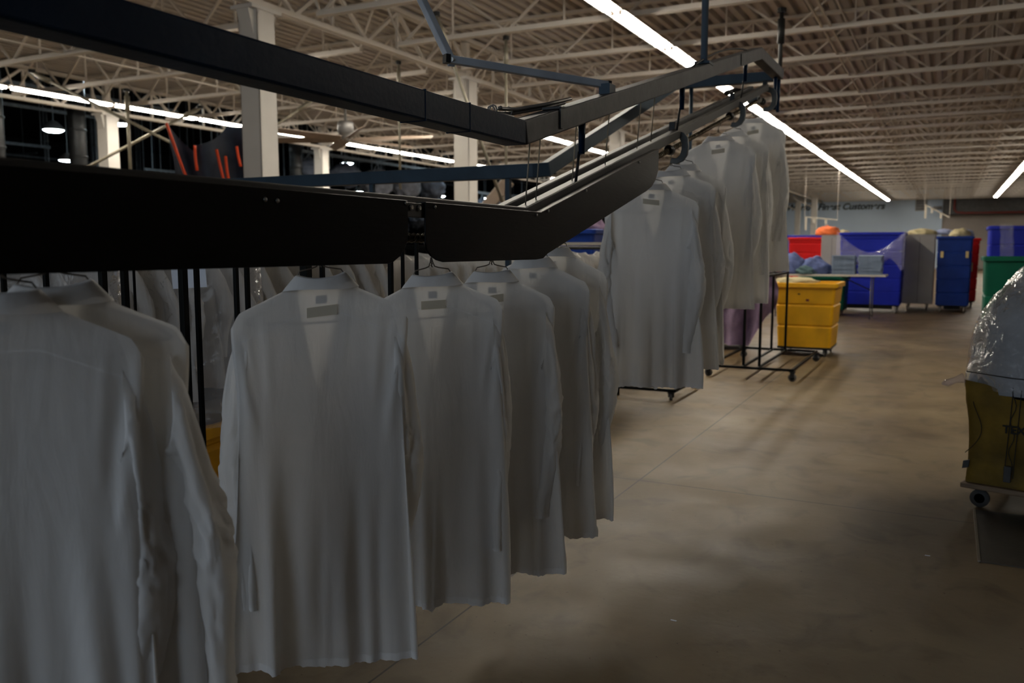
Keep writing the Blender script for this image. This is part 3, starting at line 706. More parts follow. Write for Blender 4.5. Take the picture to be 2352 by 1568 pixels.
    # patches follow the back cloth
    def patch(x0, x1, v0, v1, dy, tilt, nm, m):
        def f(i, j):
            s = lerp(x0, x1, i / 8) / .22; v = lerp(v0, v1, j / 4) + tilt * (i / 8 - .5)
            p = onback(s, v); return p + Vector((0, dy, 0))
        mb = MB(); mb.grid(8, 4, f); n0 = len(mb.v)
        vs = [(x, y - .0006, z) for x, y, z in mb.v]; fs = [tuple(reversed(q)) for q in mb.f]; mb.add(vs, fs)
        return mb.mesh(nm, M[m], True)
    res['tape'] = patch(-.036, .040, .057, .082, -.0025, rg.uniform(-.014, .0), 'name_tape', 'tape')
    res['size'] = patch(-.013, .015, .030, .050, .002, 0, 'size_tag', 'tag')
    return res
def coat_thing(ms, name='white_coat'):
    t = thing(name, 'x', 'coat')
    for k_, nm in (('body', 'coat_body'), ('sleeve-1', 'sleeve'), ('sleeve1', 'sleeve'), ('collar', 'collar'), ('tape', 'name_tape'), ('size', 'size_tag')):
        if k_ in ms:
            o = bpy.data.objects.new(nm, ms[k_]); C.objects.link(o); o.parent = t
            if nm == 'name_tape': o['label'] = 'beige name tape'
    return t
def hanger():
    t = thing('wire_hanger', 'x', 'hanger')
    top = [(.0, .0, .035), (.001, 0, .05), (-.002, 0, .075)] + [(.0 + .017 * math.cos(a) - .0, 0, .098 + .019 * math.sin(a)) for a in [R(-100) + R(300) * i / 12 for i in range(13)]]
    MB().path([(0, 0, .02), (0, 0, .045), (.004, 0, .07)] + [(.019 * math.sin(R(-150 + 25 * i)) * -1, 0, .093 + .021 * math.cos(R(-150 + 25 * i))) for i in range(12)], .0021, 6).build('hook', M['wire'], t, True)
    f = MB()
    for s in (-1, 1):
        f.path([(s * .001, 0, .048), (s * .004, 0, .034), (s * .009, 0, .022), (s * .02, 0, .018), (s * .052, 0, .012), (s * .058, 0, .002), (s * .072, 0, -.040), (s * .15, 0, -.088), (s * .19, 0, -.112), (s * .195, 0, -.12), (s * .185, 0, -.124), (0, 0, -.124)], .0021, 6)
    f.path([(.003 * math.cos(a * 1.7), .003 * math.sin(a * 1.7), .02 + .0025 * a) for a in range(11)], .0014, 5)
    f.build('shoulder_wire', M['wire'], t, True)
    return t
HG = hanger(); hused = False
COATS = [  # y along the rail, collar z, hem z, turn, roll, variant, mirrored, label
    (.905, 1.428, .345, 56, 0, 0, 1, 'nearest white coat, cut by the left edge and bottom of the photo'),
    (1.01, 1.436, .36, 53, 0, 4, 1, 'white coat directly behind the nearest one at left'),
    (1.755, 1.431, .375, 40, -.8, 1, 1, 'white coat hanging at left centre, its whole back in view'),
    (2.294, 1.418, .335, 33, .3, 2, 1, 'white coat right of the whole one, clear beige tape under its collar'),
    (2.69, 1.418, .300, 30, .3, 3, 1, 'white coat below the bend of the black panel, half behind the taped one'),
    (3.03, 1.461, .340, 26, .3, 0, -1, 'white coat whose collar is hidden behind the bent panel'),
    (3.22, 1.505, .365, 24, .5, 2, -1, 'last white coat before the gap, right edge against the open floor'),
    (4.515, 1.845, .740, 17, .4, 3, -1, 'big bright white coat just right of the bent panel end, brown tape'),
    (4.87, 1.945, .80, 15, .5, 1, 1, 'white coat close behind the bright one right of the panel end'),
    (5.12, 1.999, .80, 14, 0, 0, 1, 'third white coat in the cluster right of the panel end'),
    (5.973, 2.264, 1.088, 12, -.6, 1, 1, 'white coat midway up the slope with a shaded name tape'),
    (6.42, 2.345, 1.10, 10, .4, 2, 1, 'white coat half hidden behind the one midway up the slope'),
    (7.10, 2.527, 1.32, 8, .5, 3, 1, 'highest white coat under the top turn, brown tape showing'),
    (7.62, 2.60, 1.37, -28, 0, 0, -1, 'last white coat past the top turn, seen partly edge on'),
]
VAR = [coat_meshes(11, .0, tilt=.0, out=(0, .02)), coat_meshes(37, .0, tilt=.055, out=(.02, .01)), coat_meshes(45, -.004, tilt=.05), coat_meshes(58, .0, tilt=.01), coat_meshes(71, .02, tilt=.02, out=(.02, .10))]
SRC = [None] * 5
for i, (y, zc_, zh, turn, roll, vi, mir, lab) in enumerate(COATS):
    o = coat_thing(VAR[vi])
    x = XR if i < 13 else XR - .10
    o.location = (x, y, zc_); o.rotation_euler = (0, R(-roll), R(turn)); o.scale = (mir * (1.13 if i >= 7 else 1.0), 1.0, (zc_ - zh) / 1.07)
    if i in (0, 1, 5, 6, 8, 9):
        for ch in list(o.children):
            if ch.name.startswith('name_tape'): bpy.data.objects.remove(ch)
    tag(o, lab, group='white coats on the conveyor')
    hl = 'wire hanger holding the ' + lab.split(',')[0].replace('white coat', 'coat', 1)
    h = HG if not hused else dup(HG)
    hused = True
    h.location = (x, y, zc_); h.rotation_euler = (0, R(-roll) - mir * (0, .055, .05, .01, .02)[vi], R(turn)); h.scale = (1, 1, max(.8, (zs(y) - zc_ + .012) / .114))
    tag(h, hl, group='hangers on the conveyor')

# ------------------------------------------------------------------ racks and garments behind the conveyor
def caster(m, x, y, r=.05, dz=.0, ax='x'):
    w = .014
    m.lathe([(r * .55, -w), (r, -w * .8), (r, w * .8), (r * .55, w)], (x, y, r + .001), ax, 18)
    return m
def add_casters(t, pts, r, top, mw='rubber', ax='x'):
    for (x, y) in pts:
        w = MB(); caster(w, x, y, r, ax=ax); o = w.build('caster', M[mw], t, True)
        f = MB()
        if ax == 'y': f.box(x - r * .5, x + r * .5, y - .026, y - .019, r * .9, top - .004).box(x - r * .5, x + r * .5, y + .019, y + .026, r * .9, top - .004).box(x - .035, x + .035, y - .03, y + .03, top - .008, top)
        else: f.box(x - .026, x - .019, y - r * .5, y + r * .5, r * .9, top - .004).box(x + .019, x + .026, y - r * .5, y + r * .5, r * .9, top - .004).box(x - .03, x + .03, y - .035, y + .035, top - .008, top).build('fork', M['dark'], o)
def rack(cx, cy, w, l, h, rz, label, pw=.028, zb=.13, bars=True, posts=4):
    """rolling garment rack: rectangular base on casters, two posts at each end, double top bar (length along local X)"""
    t = thing('garment_rack', label, 'rack', (cx, cy, 0), rz)
    z = zb; b = MB()
    for s in (-1, 1): b.bar((-l / 2, s * w / 2, z), (l / 2, s * w / 2, z), pw, pw); b.bar((s * l / 2, -w / 2, z), (s * l / 2, w / 2, z), pw, pw)
    b.bar((-l / 2, -.09, z), (l / 2, -.09, z), pw * .9, pw * .9).bar((-l / 2, .09, z), (l / 2, .09, z), pw * .9, pw * .9)
    b.build('base_frame', M['rack'], t)
    for sx in (-1, 1):
        for sy in (-1, 1): MB().bar((sx * (l / 2 - .12), sy * .09, z), (sx * (l / 2 - .12), sy * .09, h), pw, pw).build('post', M['rack'], t)
    if bars:
        for dz in (0, -.08): MB().bar((-l / 2 + .1, -.09, h + dz), (l / 2 - .1, -.09, h + dz), pw, pw).bar((-l / 2 + .1, .09, h + dz), (l / 2 - .1, .09, h + dz), pw, pw).bar((-l / 2 + .12, -.09, h + dz), (-l / 2 + .12, .09, h + dz), pw, pw).bar((l / 2 - .12, -.09, h + dz), (l / 2 - .12, .09, h + dz), pw, pw).build('top_bar', M['rack'], t)
    add_casters(t, [(sx * (l / 2 - .03), sy * (w / 2)) for sx in (-1, 1) for sy in (-1, 1)], .045 if zb > .11 else .034, z - pw / 2)
    return t
rack(-1.98, 10.9, .95, 2.0, 1.25, PI / 2, 'dark empty rolling rack beside the far yellow bin')
rack(-2.9, 8.6, .9, 1.1, 1.2, 0, 'rolling rack behind the big bright coat, only its base showing', zb=.095)

# tall dark frame posts seen below the long panel
for i, (x, y, w) in enumerate(((-2.2, 1.29, .034), (-2.2, 1.391, .012), (-2.2, 1.509, .013), (-2.2, 1.686, .019), (-2.2, 1.76, .018), (-2.2, 1.794, .007), (-2.05, 1.845, .021), (-2.05, 1.898, .014), (-2.2, 2.211, .015), (-2.2, 2.264, .015), (-2.2, 2.575, .034), (-2.2, 2.672, .017), (-2.2, 3.137, .020), (-2.2, 3.232, .014), (-2.2, 3.346, .015))):
    t = thing('frame_post', 'dark square post of the storage frame behind the coats, %s from the left' % ORD[i], 'post', (x, y, 0), 0, 'dark frame posts')
    h = 1.545 if i == 14 else 1.62
    MB().box(-w / 2, w / 2, -w / 2, w / 2, .01, h).build('post', M['rack'], t, bevel=.002); MB().box(-w, w, -w, w, 0, .01).build('foot_plate', M['rack'], t)
# low-detail white garments packed on rails behind
GV = []
for sd in (3, 8, 15):
    ms = coat_meshes(sd, .0, 1.0, 2); me = {}
    for k_, v_ in ms.items():
        v_.materials.clear(); v_.materials.append(M['white'])
    GV.append(ms)
GS = [None] * 3; k = 0
def back_rail(a, b, z, n, lab, grp, turn, top):
    global k
    a = Vector(a); b = Vector(b)
    t = thing('garment_rail', 'dark rail carrying ' + grp, 'rail', (0, 0, 0))
    MB().tube((a.x, a.y, z), (b.x, b.y, z), .016, 8).build('rail', M['rack'], t, True)
    for q in (0, .36, .62, 1):
        p = a.lerp(b, q); MB().tube((p.x, p.y, 0), (p.x, p.y, z), .014, 8).build('post', M['rack'], t, True)
    for i in range(n):
        p = a.lerp(b, (i + .5) / n); vi = k % 3; k += 1
        if GS[vi] is None:
            o = thing('hanging_garment', 'x', 'garment')
            for q, nm in (('body', 'garment_body'), ('sleeve-1', 'sleeve'), ('sleeve1', 'sleeve'), ('collar', 'collar')):
                ob = bpy.data.objects.new(nm, GV[vi][q]); C.objects.link(ob); ob.parent = o
            GS[vi] = o
        else: o = dup(GS[vi])
        o.location = (p.x, p.y, z - .045 + rnd.uniform(-.02, .01)); o.rotation_euler = (0, R(rnd.uniform(-2, 2)), turn + R(rnd.uniform(-7, 7)))
        o.scale = (1, .5, rnd.uniform(.76, .86) * top)
        tag(o, lab, group=grp)
back_rail((-3.75, .2, 0), (-3.35, 4.4, 0), 1.62, 27, 'white garment packed on the rail behind the left coats, seen edge on', 'white garments on the left back rail', R(20), .92)
back_rail((-3.3, 4.7, 0), (-2.95, 8.2, 0), 1.50, 22, 'off-white garment packed on the rail behind the middle coats', 'white garments on the middle back rail', R(30), .95)
# cream knit caps of garments seen through the gap by the bent panel
# plastic covers over a few garments
def bag(x, y, z1, z0, w, d_, rz, lab, seed, m='film'):
    g = MB(); N, K = 28, 26
    def f(i, j):
        a = 2 * PI * i / N; t = j / K
        s = (.25 + .75 * sm(0, .16, t)); e = 1 + .08 * nz(math.cos(a) * 1.5 + seed, math.sin(a) * 1.5, t * 5) + .06 * nz(math.cos(a) * 5 + seed, math.sin(a) * 5, t * 2)
        return Vector((w / 2 * s * math.cos(a) * e, d_ / 2 * s * math.sin(a) * e, lerp(z1, z0, t) + .01 * math.sin(3 * a + seed)))
    g.grid(N, K, f, True)
    o = g.build('plastic_cover', M[m], None, True, loc=(x, y, 0)); o.rotation_euler = (0, 0, rz)
    return tag(o, lab, 'plastic cover')
bag(-3.25, 2.22, 1.63, .62, .62, .3, R(30), 'shiny clear plastic cover between the posts left of the whole coat', 3)
bag(-3.2, 2.98, 1.63, .66, .6, .28, R(30), 'clear plastic cover with a paper on it, beside the whole coat', 9)
bag(-3.3, 1.45, 1.63, .6, .55, .3, R(35), 'clear plastic cover right of the nearest collar', 14)
tag(MB().box(-.07, .07, -.001, .001, -.12, .12).build('paper_sheet', M['paper'], loc=(-2.88, 2.62, 1.45)), 'white paper sheet hung between two dark posts', 'paper').rotation_euler = (0, R(-3), R(35))
# yellow bins between the nearest coats
def loft(rings, n=8, cap0=True):
    """rings: (half_x, half_y, z, corner_radius)"""
    m = MB(); cnt = 4 * (n + 1); vs = []
    for hx, hy, z, r in rings:
        for q, (sx, sy) in enumerate(((1, 1), (-1, 1), (-1, -1), (1, -1))):
            for i in range(n + 1):
                a = q * PI / 2 + i * PI / 2 / n
                vs.append((sx * (hx - r) + r * math.cos(a), sy * (hy - r) + r * math.sin(a), z))
    fs = [(j * cnt + i, j * cnt + (i + 1) % cnt, (j + 1) * cnt + (i + 1) % cnt, (j + 1) * cnt + i) for j in range(len(rings) - 1) for i in range(cnt)]
    if cap0: fs.append(tuple(range(cnt - 1, -1, -1)))
    fs.append(tuple(range((len(rings) - 1) * cnt, len(rings) * cnt)))
    return m.add(vs, fs)
def truck(name, label, loc, rz, w, d_, h, m, groove, cas=.06, base=.13, taper=.03, cat='cart', wm='rubber', rim=.03, inner=True):
    """moulded laundry truck: ribbed tapering tub with rolled rim on four casters"""
    t = thing(name, label, cat, loc, rz)
    hx, hy = w / 2, d_ / 2; rg = []
    zz = base; rg.append((hx - taper, hy - taper, zz, .04))
    lv = [base + (h - base) * g for g in groove]
    for g in lv:
        q = taper * (1 - (g - base) / (h - base))
        rg += [(hx - q, hy - q, g - .02, .05), (hx - q - .012, hy - q - .012, g - .006, .05), (hx - q - .012, hy - q - .012, g + .006, .05), (hx - q + .0, hy - q + .0, g + .02, .05)]
    rg += [(hx - .002, hy - .002, h - .07, .05), (hx + rim, hy + rim, h - .06, .06), (hx + rim, hy + rim, h - .008, .06), (hx + rim - .01, hy + rim - .01, h, .06)]
    if inner: rg += [(hx - .01, hy - .01, h, .05), (hx - .02, hy - .02, h - .1, .05), (hx - taper - .03, hy - taper - .03, base + .05, .04)]
    loft(rg).build('tub', M[m], t, False, bevel=0)
    MB().box(-hx + .05, hx - .05, -hy + .05, hy - .05, base - .03, base - .001).build('base_board', M['dark'], t)
    if h > 1.5: MB().box(-hx + .2, hx - .2, -hy + .1, -hy + .16, base - .10, base - .031).box(-hx + .5, hx - .5, -hy + .1, hy - .1, base - .06, base - .031).build('under_shade', M['dark'], t)  # black boxes stand in for the shadow under the tall carts
    add_casters(t, [(sx * (hx - .12), sy * (hy - .12)) for sx in (-1, 1) for sy in (-1, 1)], cas, base - .03, wm)
    return t
truck('yellow_bin', 'yellow bin glimpsed between the two left coats and the whole one', (-3.72, 3.35, 0), R(10), .72, .8, .60, 'yellow', (.4, .75))
# striped wrapped linen in that bin
def blob(name, loc, sx, sy, sz, m, label, cat, seed=0, amp=.22, fr=2.2, kind=None, group=None, flat=True, parent=None, rz=0):
    b_ = MB(); N, K = 32, 18
    def f(i, j):
        a = 2 * PI * i / N; p = PI * j / K
        v = Vector((math.sin(p) * math.cos(a), math.sin(p) * math.sin(a), math.cos(p)))
        r_ = 1 + amp * nz(v.x * fr + seed, v.y * fr, v.z * fr) + amp * .6 * (1 - 2 * abs(nz(v.x * fr * 2.3, v.y * fr * 2.3 + seed, v.z * fr * 2.3))) - amp * .3
        z = v.z * r_
        if flat and z < -.35: z = -.35
        return Vector((v.x * r_ * sx, v.y * r_ * sy, (z + (.35 if flat else 0)) * sz))
    b_.grid(N, K, f, True)
    o = b_.build(name, M[m], parent, True, loc=loc); o.rotation_euler = (0, 0, rz)
    if not parent: tag(o, label, cat, group, kind)
    return o
blob('wrapped_bundle', (-3.7, 3.35, .56), .28, .30, .14, 'canvas', 'olive yellow bundle lying in the left yellow bin', 'bundle', 9, .12)
blob('wrapped_bundle', (-3.7, 3.35, .70), .27, .29, .10, 'tarp', 'navy bundle wrapped in clear film in the left yellow bin', 'bundle', 4, .12)
blob('folded_cloth', (-3.68, 3.34, .81), .24, .26, .03, 'clip', 'mustard folded cloth lying on the navy bundle', 'cloth', 6)
bag(-3.7, 3.35, .86, .52, .66, .74, R(10), 'clear film sheet over the bundles in the left yellow bin', 22)
truck('yellow_bin', 'lower yellow bin behind the nearest coats, nearer the camera', (-3.55, 2.35, 0), R(15), .6, .7, .58, 'yellow', (.4, .75))

# items in the gap between the panels and past the bend
tb = thing('sorting_table', 'pale work table behind the panel bend with blue cloth below it', 'table', (-3.9, 9.2, 0))
MB().box(-.6, .6, -.45, .45, 1.53, 1.56).build('top', M['tabletop'], tb); 
for sx in (-1, 1):
    for sy in (-1, 1): MB().box(sx * .55 - .02, sx * .55 + .02, sy * .4 - .02, sy * .4 + .02, 0, 1.53).build('leg', M['duct'], tb)
truck('blue_cart', 'blue cart glimpsed between the bent panel and the bright coat', (-4.9, 11.2, 0), 0, 1.3, .9, 1.75, 'blue2', (.3, .6, .85))
blob('crumpled_garment', (-4.6, 11.1, 1.72), .35, .3, .22, 'purple', 'lilac garment on the blue cart behind the bright coat', 'garment', 31)
blob('crumpled_garment', (-7.0, 9.0, 1.62), .5, .4, .16, 'lilac', 'pale blue cloth seen through the gap between black panels', 'garment', 33)
tb = thing('side_table', 'dark stand under the pale blue cloth behind the panel gap', 'stand', (-7.0, 9.0, 0)); MB().box(-.6, .6, -.5, .5, 1.56, 1.62).build('top', M['rack'], tb)
for sx in (-1, 1):
    for sy in (-1, 1): MB().box(sx * .55 - .03, sx * .55 + .03, sy * .45 - .03, sy * .45 + .03, 0, 1.56).build('leg', M['rack'], tb)

# ------------------------------------------------------------------ aisle things on the right
# far yellow bin
t = truck('yellow_bin', 'far yellow bin beside the rolling rack in the aisle', (-1.74, 12.75, 0), 0, .80, .9, 1.02, 'yellow', (.33, .66), .05, .13, .05)
MB().box(-.09, -.06, -.46, -.452, .86, .875).build('scuff_mark', M['stencil'], t); MB().box(.02, .06, -.46, -.45, .77, .80).build('scuff_mark', M['pipe'], t)
truck('yellow_bin', 'second yellow bin half hidden behind the purple cloth', (-3.0, 13.0, 0), R(8), .8, .95, .98, 'yellow', (.33, .66), .05, .13, .05)
blob('folded_cloth', (-1.95, 12.8, 1.0), .3, .3, .06, 'ypal', 'pale yellow cloth lying in the far yellow bin', 'cloth', 3)
# purple cloth hanging on the rack
g = MB(); N, K = 40, 30
def pc(i, j):
    s = i / N; v = j / K
    return Vector((lerp(-.38, .30, s) + .14 * v * (s - .2) * (1 - v) * 3, .10 * math.sin(s * 14 + v) * (.3 + v) + .1 * nz(s * 3, v * 3), lerp(1.18, .16 + .45 * sm(.55, 1, s), v) + .02 * nz(s * 5, 2)))
g.grid(N, K, pc)
def pc2(i, j): p = pc(i, j); return p + Vector((0, .012, 0))
g.grid(N, K, pc2)
tag(g.build('purple_cloth', M['purple'], None, True, loc=(-2.42, 11.9, 0)), 'long purple cloth hanging behind the rolling rack in the aisle', 'cloth')
# long table with folded towels and a pile of scrubs
t = thing('folding_table', 'long pale folding table carrying grey blue towel stacks', 'table', (-2.35, 19.4, 0))
MB().box(-1.25, 1.23, -.38, .38, .905, .945).build('table_top', M['tabletop'], t, bevel=.008)
for sx in (-1, 1):
    for sy in (-1, 1): MB().path([(sx * .95, sy * .3, .905), (sx * .95, sy * .3, .02)], .013, 8).build('leg', M['duct'], t, True)
    MB().path([(sx * .95, -.3, .1), (sx * .95, .3, .1)], .012, 8).build('cross_bar', M['zinc'], t, True)
MB().path([(.95, 0, .6), (.35, 0, .89)], .012, 8).build('brace', M['dark'], t, True)
tw = None
for s_, (x0, lab) in enumerate(((-1.95, 'left'), (-1.43, 'right'))):
    for k_ in range(11):
        b_ = None; lb = 'grey blue folded towel in the %s stack on the long table' % lab
        loc = (x0 + rnd.uniform(-.012, .012), 19.25 + rnd.uniform(-.02, .02), .946 + k_ * .036); rz = R(rnd.uniform(-4, 4))
        if tw is None:
            loft([(.225, .17, 0, .03), (.235, .18, .006, .03), (.235, .18, .029, .03), (.228, .172, .035, .03)], 4).build('towel_mesh', M['towel']); tw = bpy.data.objects['towel_mesh']; tw.name = 'folded_towel'; o = tw
        else: o = tw.copy(); C.objects.link(o)
        o.location = loc; o.rotation_euler = (R(1.2 * k_ * (1 if s_ else -.5) * .15), 0, rz)
        tag(o, lb, 'towel', '%s stack of folded towels' % lab)
for i, (x, y, z, a, b_, c_, m, lab) in enumerate(((-3.05, 19.3, .946, .30, .28, .30, 'denim', 'dark blue crumpled scrubs, highest in the pile on the table'), (-2.55, 19.35, .946, .33, .26, .24, 'denim', 'blue crumpled scrubs at the right end of the pile'), (-2.72, 19.15, .946, .22, .16, .13, 'teal', 'green grey crumpled scrubs at the front of the pile'), (-3.35, 19.15, .946, .2, .18, .14, 'pink', 'pink crumpled cloth at the left of the pile on the table'))):
    blob('crumpled_garment', (x, y, z), a, b_, c_, m, lab, 'garment', 40 + i * 3, .3, 2.6)
truck('green_bin', 'dark green bin standing under the long table', (-2.5, 20.6, 0), 0, 1.0, .8, .86, 'green', (.4, .8), .05)
# cart row
def cabinet(loc, w, d_, h, m, lab, rz=0):
    t = thing('laundry_cabinet', lab, 'cabinet', loc, rz)
    MB().box(-w / 2, w / 2, -d_ / 2, d_ / 2, .16, h).build('body', M[m], t, bevel=.012)
    MB().box(-w / 2 - .01, w / 2 + .01, -d_ / 2 - .01, d_ / 2 + .01, h, h + .02).build('top_board', M[m], t, bevel=.005)
    MB().box(-.004, .004, -d_ / 2 - .003, -d_ / 2 + .003, .2, h - .05).build('door_seam', M['greyd'], t)
    add_casters(t, [(sx * (w / 2 - .12), sy * (d_ / 2 - .12)) for sx in (-1, 1) for sy in (-1, 1)], .065, .155)
b1 = truck('blue_cart', 'widest royal blue laundry cart with milky film hung over its front', (-1.61, 22.1, 0), 0, 1.38, 1.0, 1.86, 'blue', (.18, .36, .55, .74, .9), .08, .18, .03, wm='wheel')
cabinet((-.63, 23.4, 0), .66, 1.3, 1.80, 'grey', 'plain grey cabinet between the two blue carts')
cabinet((-2.62, 23.3, 0), .5, 1.0, 1.80, 'grey', 'grey cabinet edge between the red cart and the wide blue cart')
b2 = truck('blue_cart', 'narrow deep blue cart right of the grey cabinet', (.12, 23.0, 0), 0, .74, 1.1, 1.77, 'blue2', (.18, .38, .57, .77), .07, .16, .02, wm='wheel')
for s_ in (-1, 1): MB().box(s_ * .26 - .03, s_ * .26 + .03, -.575, -.556, 1.27, 1.42).build('label_holder', M['clip'], b2)
MB().box(.375, .39, -.3, .1, .95, 1.15).build('paper_label', M['ypal'], b2)
truck('red_cart', 'red laundry cart at the left of the cart row', (-3.35, 24.6, 0), 0, 1.05, 1.0, 1.78, 'red', (.18, .36, .55, .74, .9), .08, .18, .03)
truck('blue_cart', 'blue cart behind the red one, only its rim showing', (-3.5, 26.2, 0), 0, 1.3, 1.0, 1.86, 'blue', (.3, .6, .9), .08, .18)
truck('red_cart', 'crimson cart almost hidden behind the narrow blue cart', (.35, 24.7, 0), 0, .66, .9, 1.74, 'red', (.18, .36, .55, .74, .9), .08, .18)
blob('laundry_bag', (-2.80, 23.4, 1.82), .30, .28, .17, 'orange', 'bright orange bag lying on top of the cart row', 'bag', 2)
for i, (x, y, a, b_, h_, m, lab) in enumerate(((-.62, 23.5, .32, .3, .11, 'ypal', 'pale yellow bag on the grey cabinet'), (.22, 23.1, .22, .25, .14, 'ypal', 'yellow bag on top of the narrow blue cart'), (.34, 23.3, .18, .22, .13, 'lilac', 'pale blue bag at the right on the narrow blue cart'), (-.1, 23.6, .2, .2, .1, 'lilac', 'pale blue cloth between the two yellow bags'), (-2.45, 23.5, .18, .2, .1, 'ypal', 'cream bag right beside the orange bag'))):
    blob('laundry_bag', (x, y, 1.82 if i not in (1, 2) else 1.76), a, b_, h_, m, lab, 'bag', 50 + i * 5)
# film hung over the blue cart front: swags down in a deep curve
g = MB(); N, K = 44, 22
def fm(i, j, sgn=1):
    s = 2 * i / N - 1; v = j / K
    top = 1.875
    bot = 1.05 + .38 * abs(s + .05) ** 1.5 - (.35 * sm(.3, .9, -s)) - .45 * sm(.55, 1, s) + .04 * nz(s * 6, 3)
    z = lerp(top - .50 * (1 - abs(s) ** 1.6) * (1 - .0 * v), bot, v)
    return Vector((s * .735 - .02, -.545 - .05 * math.sin(v * 2.6) - .03 * abs(nz(s * 5, v * 4, 2)) - .02, z))
g.grid(N, K, fm)
def fm2(i, j):   # side veils up at the corners
    p = fm(i, j); return p + Vector((0, -.02 - .02 * nz(i * .3, j * .3), .02))
g.grid(N, K, fm2)
tag(g.build('bag_film', M['filmb'], None, True, loc=(-1.61, 22.1, 0)), 'milky plastic film sagging over the front of the wide blue cart', 'plastic film')
# right side group
t = truck('green_bin', 'dark green bin at the right edge behind the covered linen', (1.12, 14.45, 0), 0, 1.3, .9, 1.375, 'green', (.25, .55), .06)
truck('blue_cart', 'royal blue cart at the right edge behind the green bin', (1.45, 18.6, 0), 0, 1.6, 1.0, 1.9, 'blue', (.25, .5, .8), .07, .16)
g = MB()
def fr_(i, j):
    s = i / 12; v = j / 16
    return Vector((.80 + .22 * s + .04 * v + .02 * nz(s * 3, v * 5), 18.0 - .03 - .05 * abs(nz(s * 4, v * 5, 2)), lerp(1.93, 1.25, v) + .03 * nz(s * 6)))
g.grid(12, 16, fr_)
tag(g.build('bag_film', M['film'], None, True), 'shiny clear film hanging down the corner of the right blue cart', 'plastic film')
# sloped label rails on stands in front of the far wall
for (x0, x1, y, z0, z1, lab) in ((-1.0, -.05, 40, 3.3, 2.75, 'cream sloping rail with hanging strips before the blue wall'), (-5.5, -4.2, 38, 2.8, 2.65, 'thin rail with short strips left of the slogan post')):
    t = thing('strip_rail', lab, 'rail', (0, 0, 0))
    MB().bar((x0, y, z0), (x1, y, z1), .04, .04).build('rail', M['tabletop'], t)
    for q, l_ in ((.05, .55), (.3, .2), (.66, .22)): 
        xx = lerp(x0, x1, q); zz = lerp(z0, z1, q); MB().box(xx - .04, xx + .04, y - .02, y, zz - l_, zz).build('strip', M['tabletop'], t)
    for q in (.0, 1):
        MB().tube((lerp(x0, x1, q), y + .04, lerp(z0, z1, q)), (lerp(x0, x1, q), y + .04, 4.9), .008, 6).build('wire', M['paint'], t)

# near canvas cart with covered linen
RZ = R(-14)
ct = thing('canvas_cart', 'dirty yellow canvas laundry cart at the right edge, black stencilled letters', 'cart', (.115, 5.50, 0), RZ)
g = MB(); W_, D_ = 1.15, .72
def side(i, j):
    u = i / 120 * 4; v = j / 26; e = int(u) % 4; q = u - int(u)
    cs = [(0, 0), (W_, 0), (W_, D_), (0, D_)]; a = cs[e]; b_ = cs[(e + 1) % 4]
    x = lerp(a[0], b_[0], q); y = lerp(a[1], b_[1], q)
    ins = .035 * (1 - v) + .02 * math.sin(PI * v)
    x = lerp(x, W_ / 2, ins / .6); y = lerp(y, D_ / 2, ins / .6)
    sag = .05 * math.sin(PI * q) * (v ** 3) + (.05 * sm(.1, .25, q) * sm(.85, .5, q) * v ** 6 if e == 0 else 0)
    nrm = Vector(((0, -1), (1, 0), (0, 1), (-1, 0))[e]).to_3d() if False else Vector([(0, -1, 0), (1, 0, 0), (0, 1, 0), (-1, 0, 0)][e])
    w = .026 * nz(q * 3 + e * 3, v * 3, 1) + .024 * (1 - 2 * abs(nz(q * 5 + v * 2.2 + e, v * 1.4, 4)))
    w *= math.sin(PI * q) ** .5 if 0 < q < 1 else 0
    return Vector((x, y, .165 + (.585 - 0) * v - sag)) + nrm * (w + .012 * math.sin(PI * v) * math.sin(PI * q))
g.grid(120, 26, side, True)
g.build('canvas_bag', M['canvas'], ct, True)
MB().box(.03, W_ - .03, .03, D_ - .03, .15, .18).build('bag_floor', M['canvas'], ct)
MB().box(.01, W_ - .0, .0, D_, .118, .148).build('base_board', M['wood'], ct, bevel=.006)
f = MB()
f.path([(.05, .05, .70), (.06, .045, .705), (W_ - .05, .05, .705), (W_ - .05, D_ - .05, .705), (.05, D_ - .05, .705), (.05, .06, .705)], .012, 8); f.build('rim_tube', M['greyd'], ct, True)
add_casters(ct, [(.10, .08), (W_ - .1, .08), (.10, D_ - .08), (W_ - .1, D_ - .08)], .052, .118, ax='y')
MB().prism([(.018, .0), (.05, .01), (.055, .055), (.022, .045)], lambda a, z: (a, -.016, z + .235), lambda a, z: (a, -.004, z + .235)).build('patch', M['greyd'], ct)
MB().box(.232, .268, -.030, -.006, .195, .285).build('patch', M['greyd'], ct, bevel=.003)
f = MB()
for k_ in range(20):
    z = .24 + k_ * .0245; f.bar((.262 + .012 * math.sin(k_ * .9), -.026, z), (.262 + .012 * math.sin((k_ + 1) * .9), -.026, z + .026), .003, .004)
f.bar((.235, -.024, .22), (.255, -.024, .72), .006, .004).bar((.278, -.024, .22), (.295, -.024, .72), .006, .004)
f.build('seam_lacing', M['stencil'], ct)
f = MB(); f.path([(.03 + .05 * math.sin(k_ * .25) + .004 * k_, -.017, .33 + .3 * k_ / 16) for k_ in range(17)], .0022, 6); f.build('strap', M['stencil'], ct)
text_obj('stencil_letters', 'TEX', .062, M['stencil'], (.215, -.034, .475), (PI / 2, 0, 0), off=.002, depth=.001, parent=ct, align='LEFT')
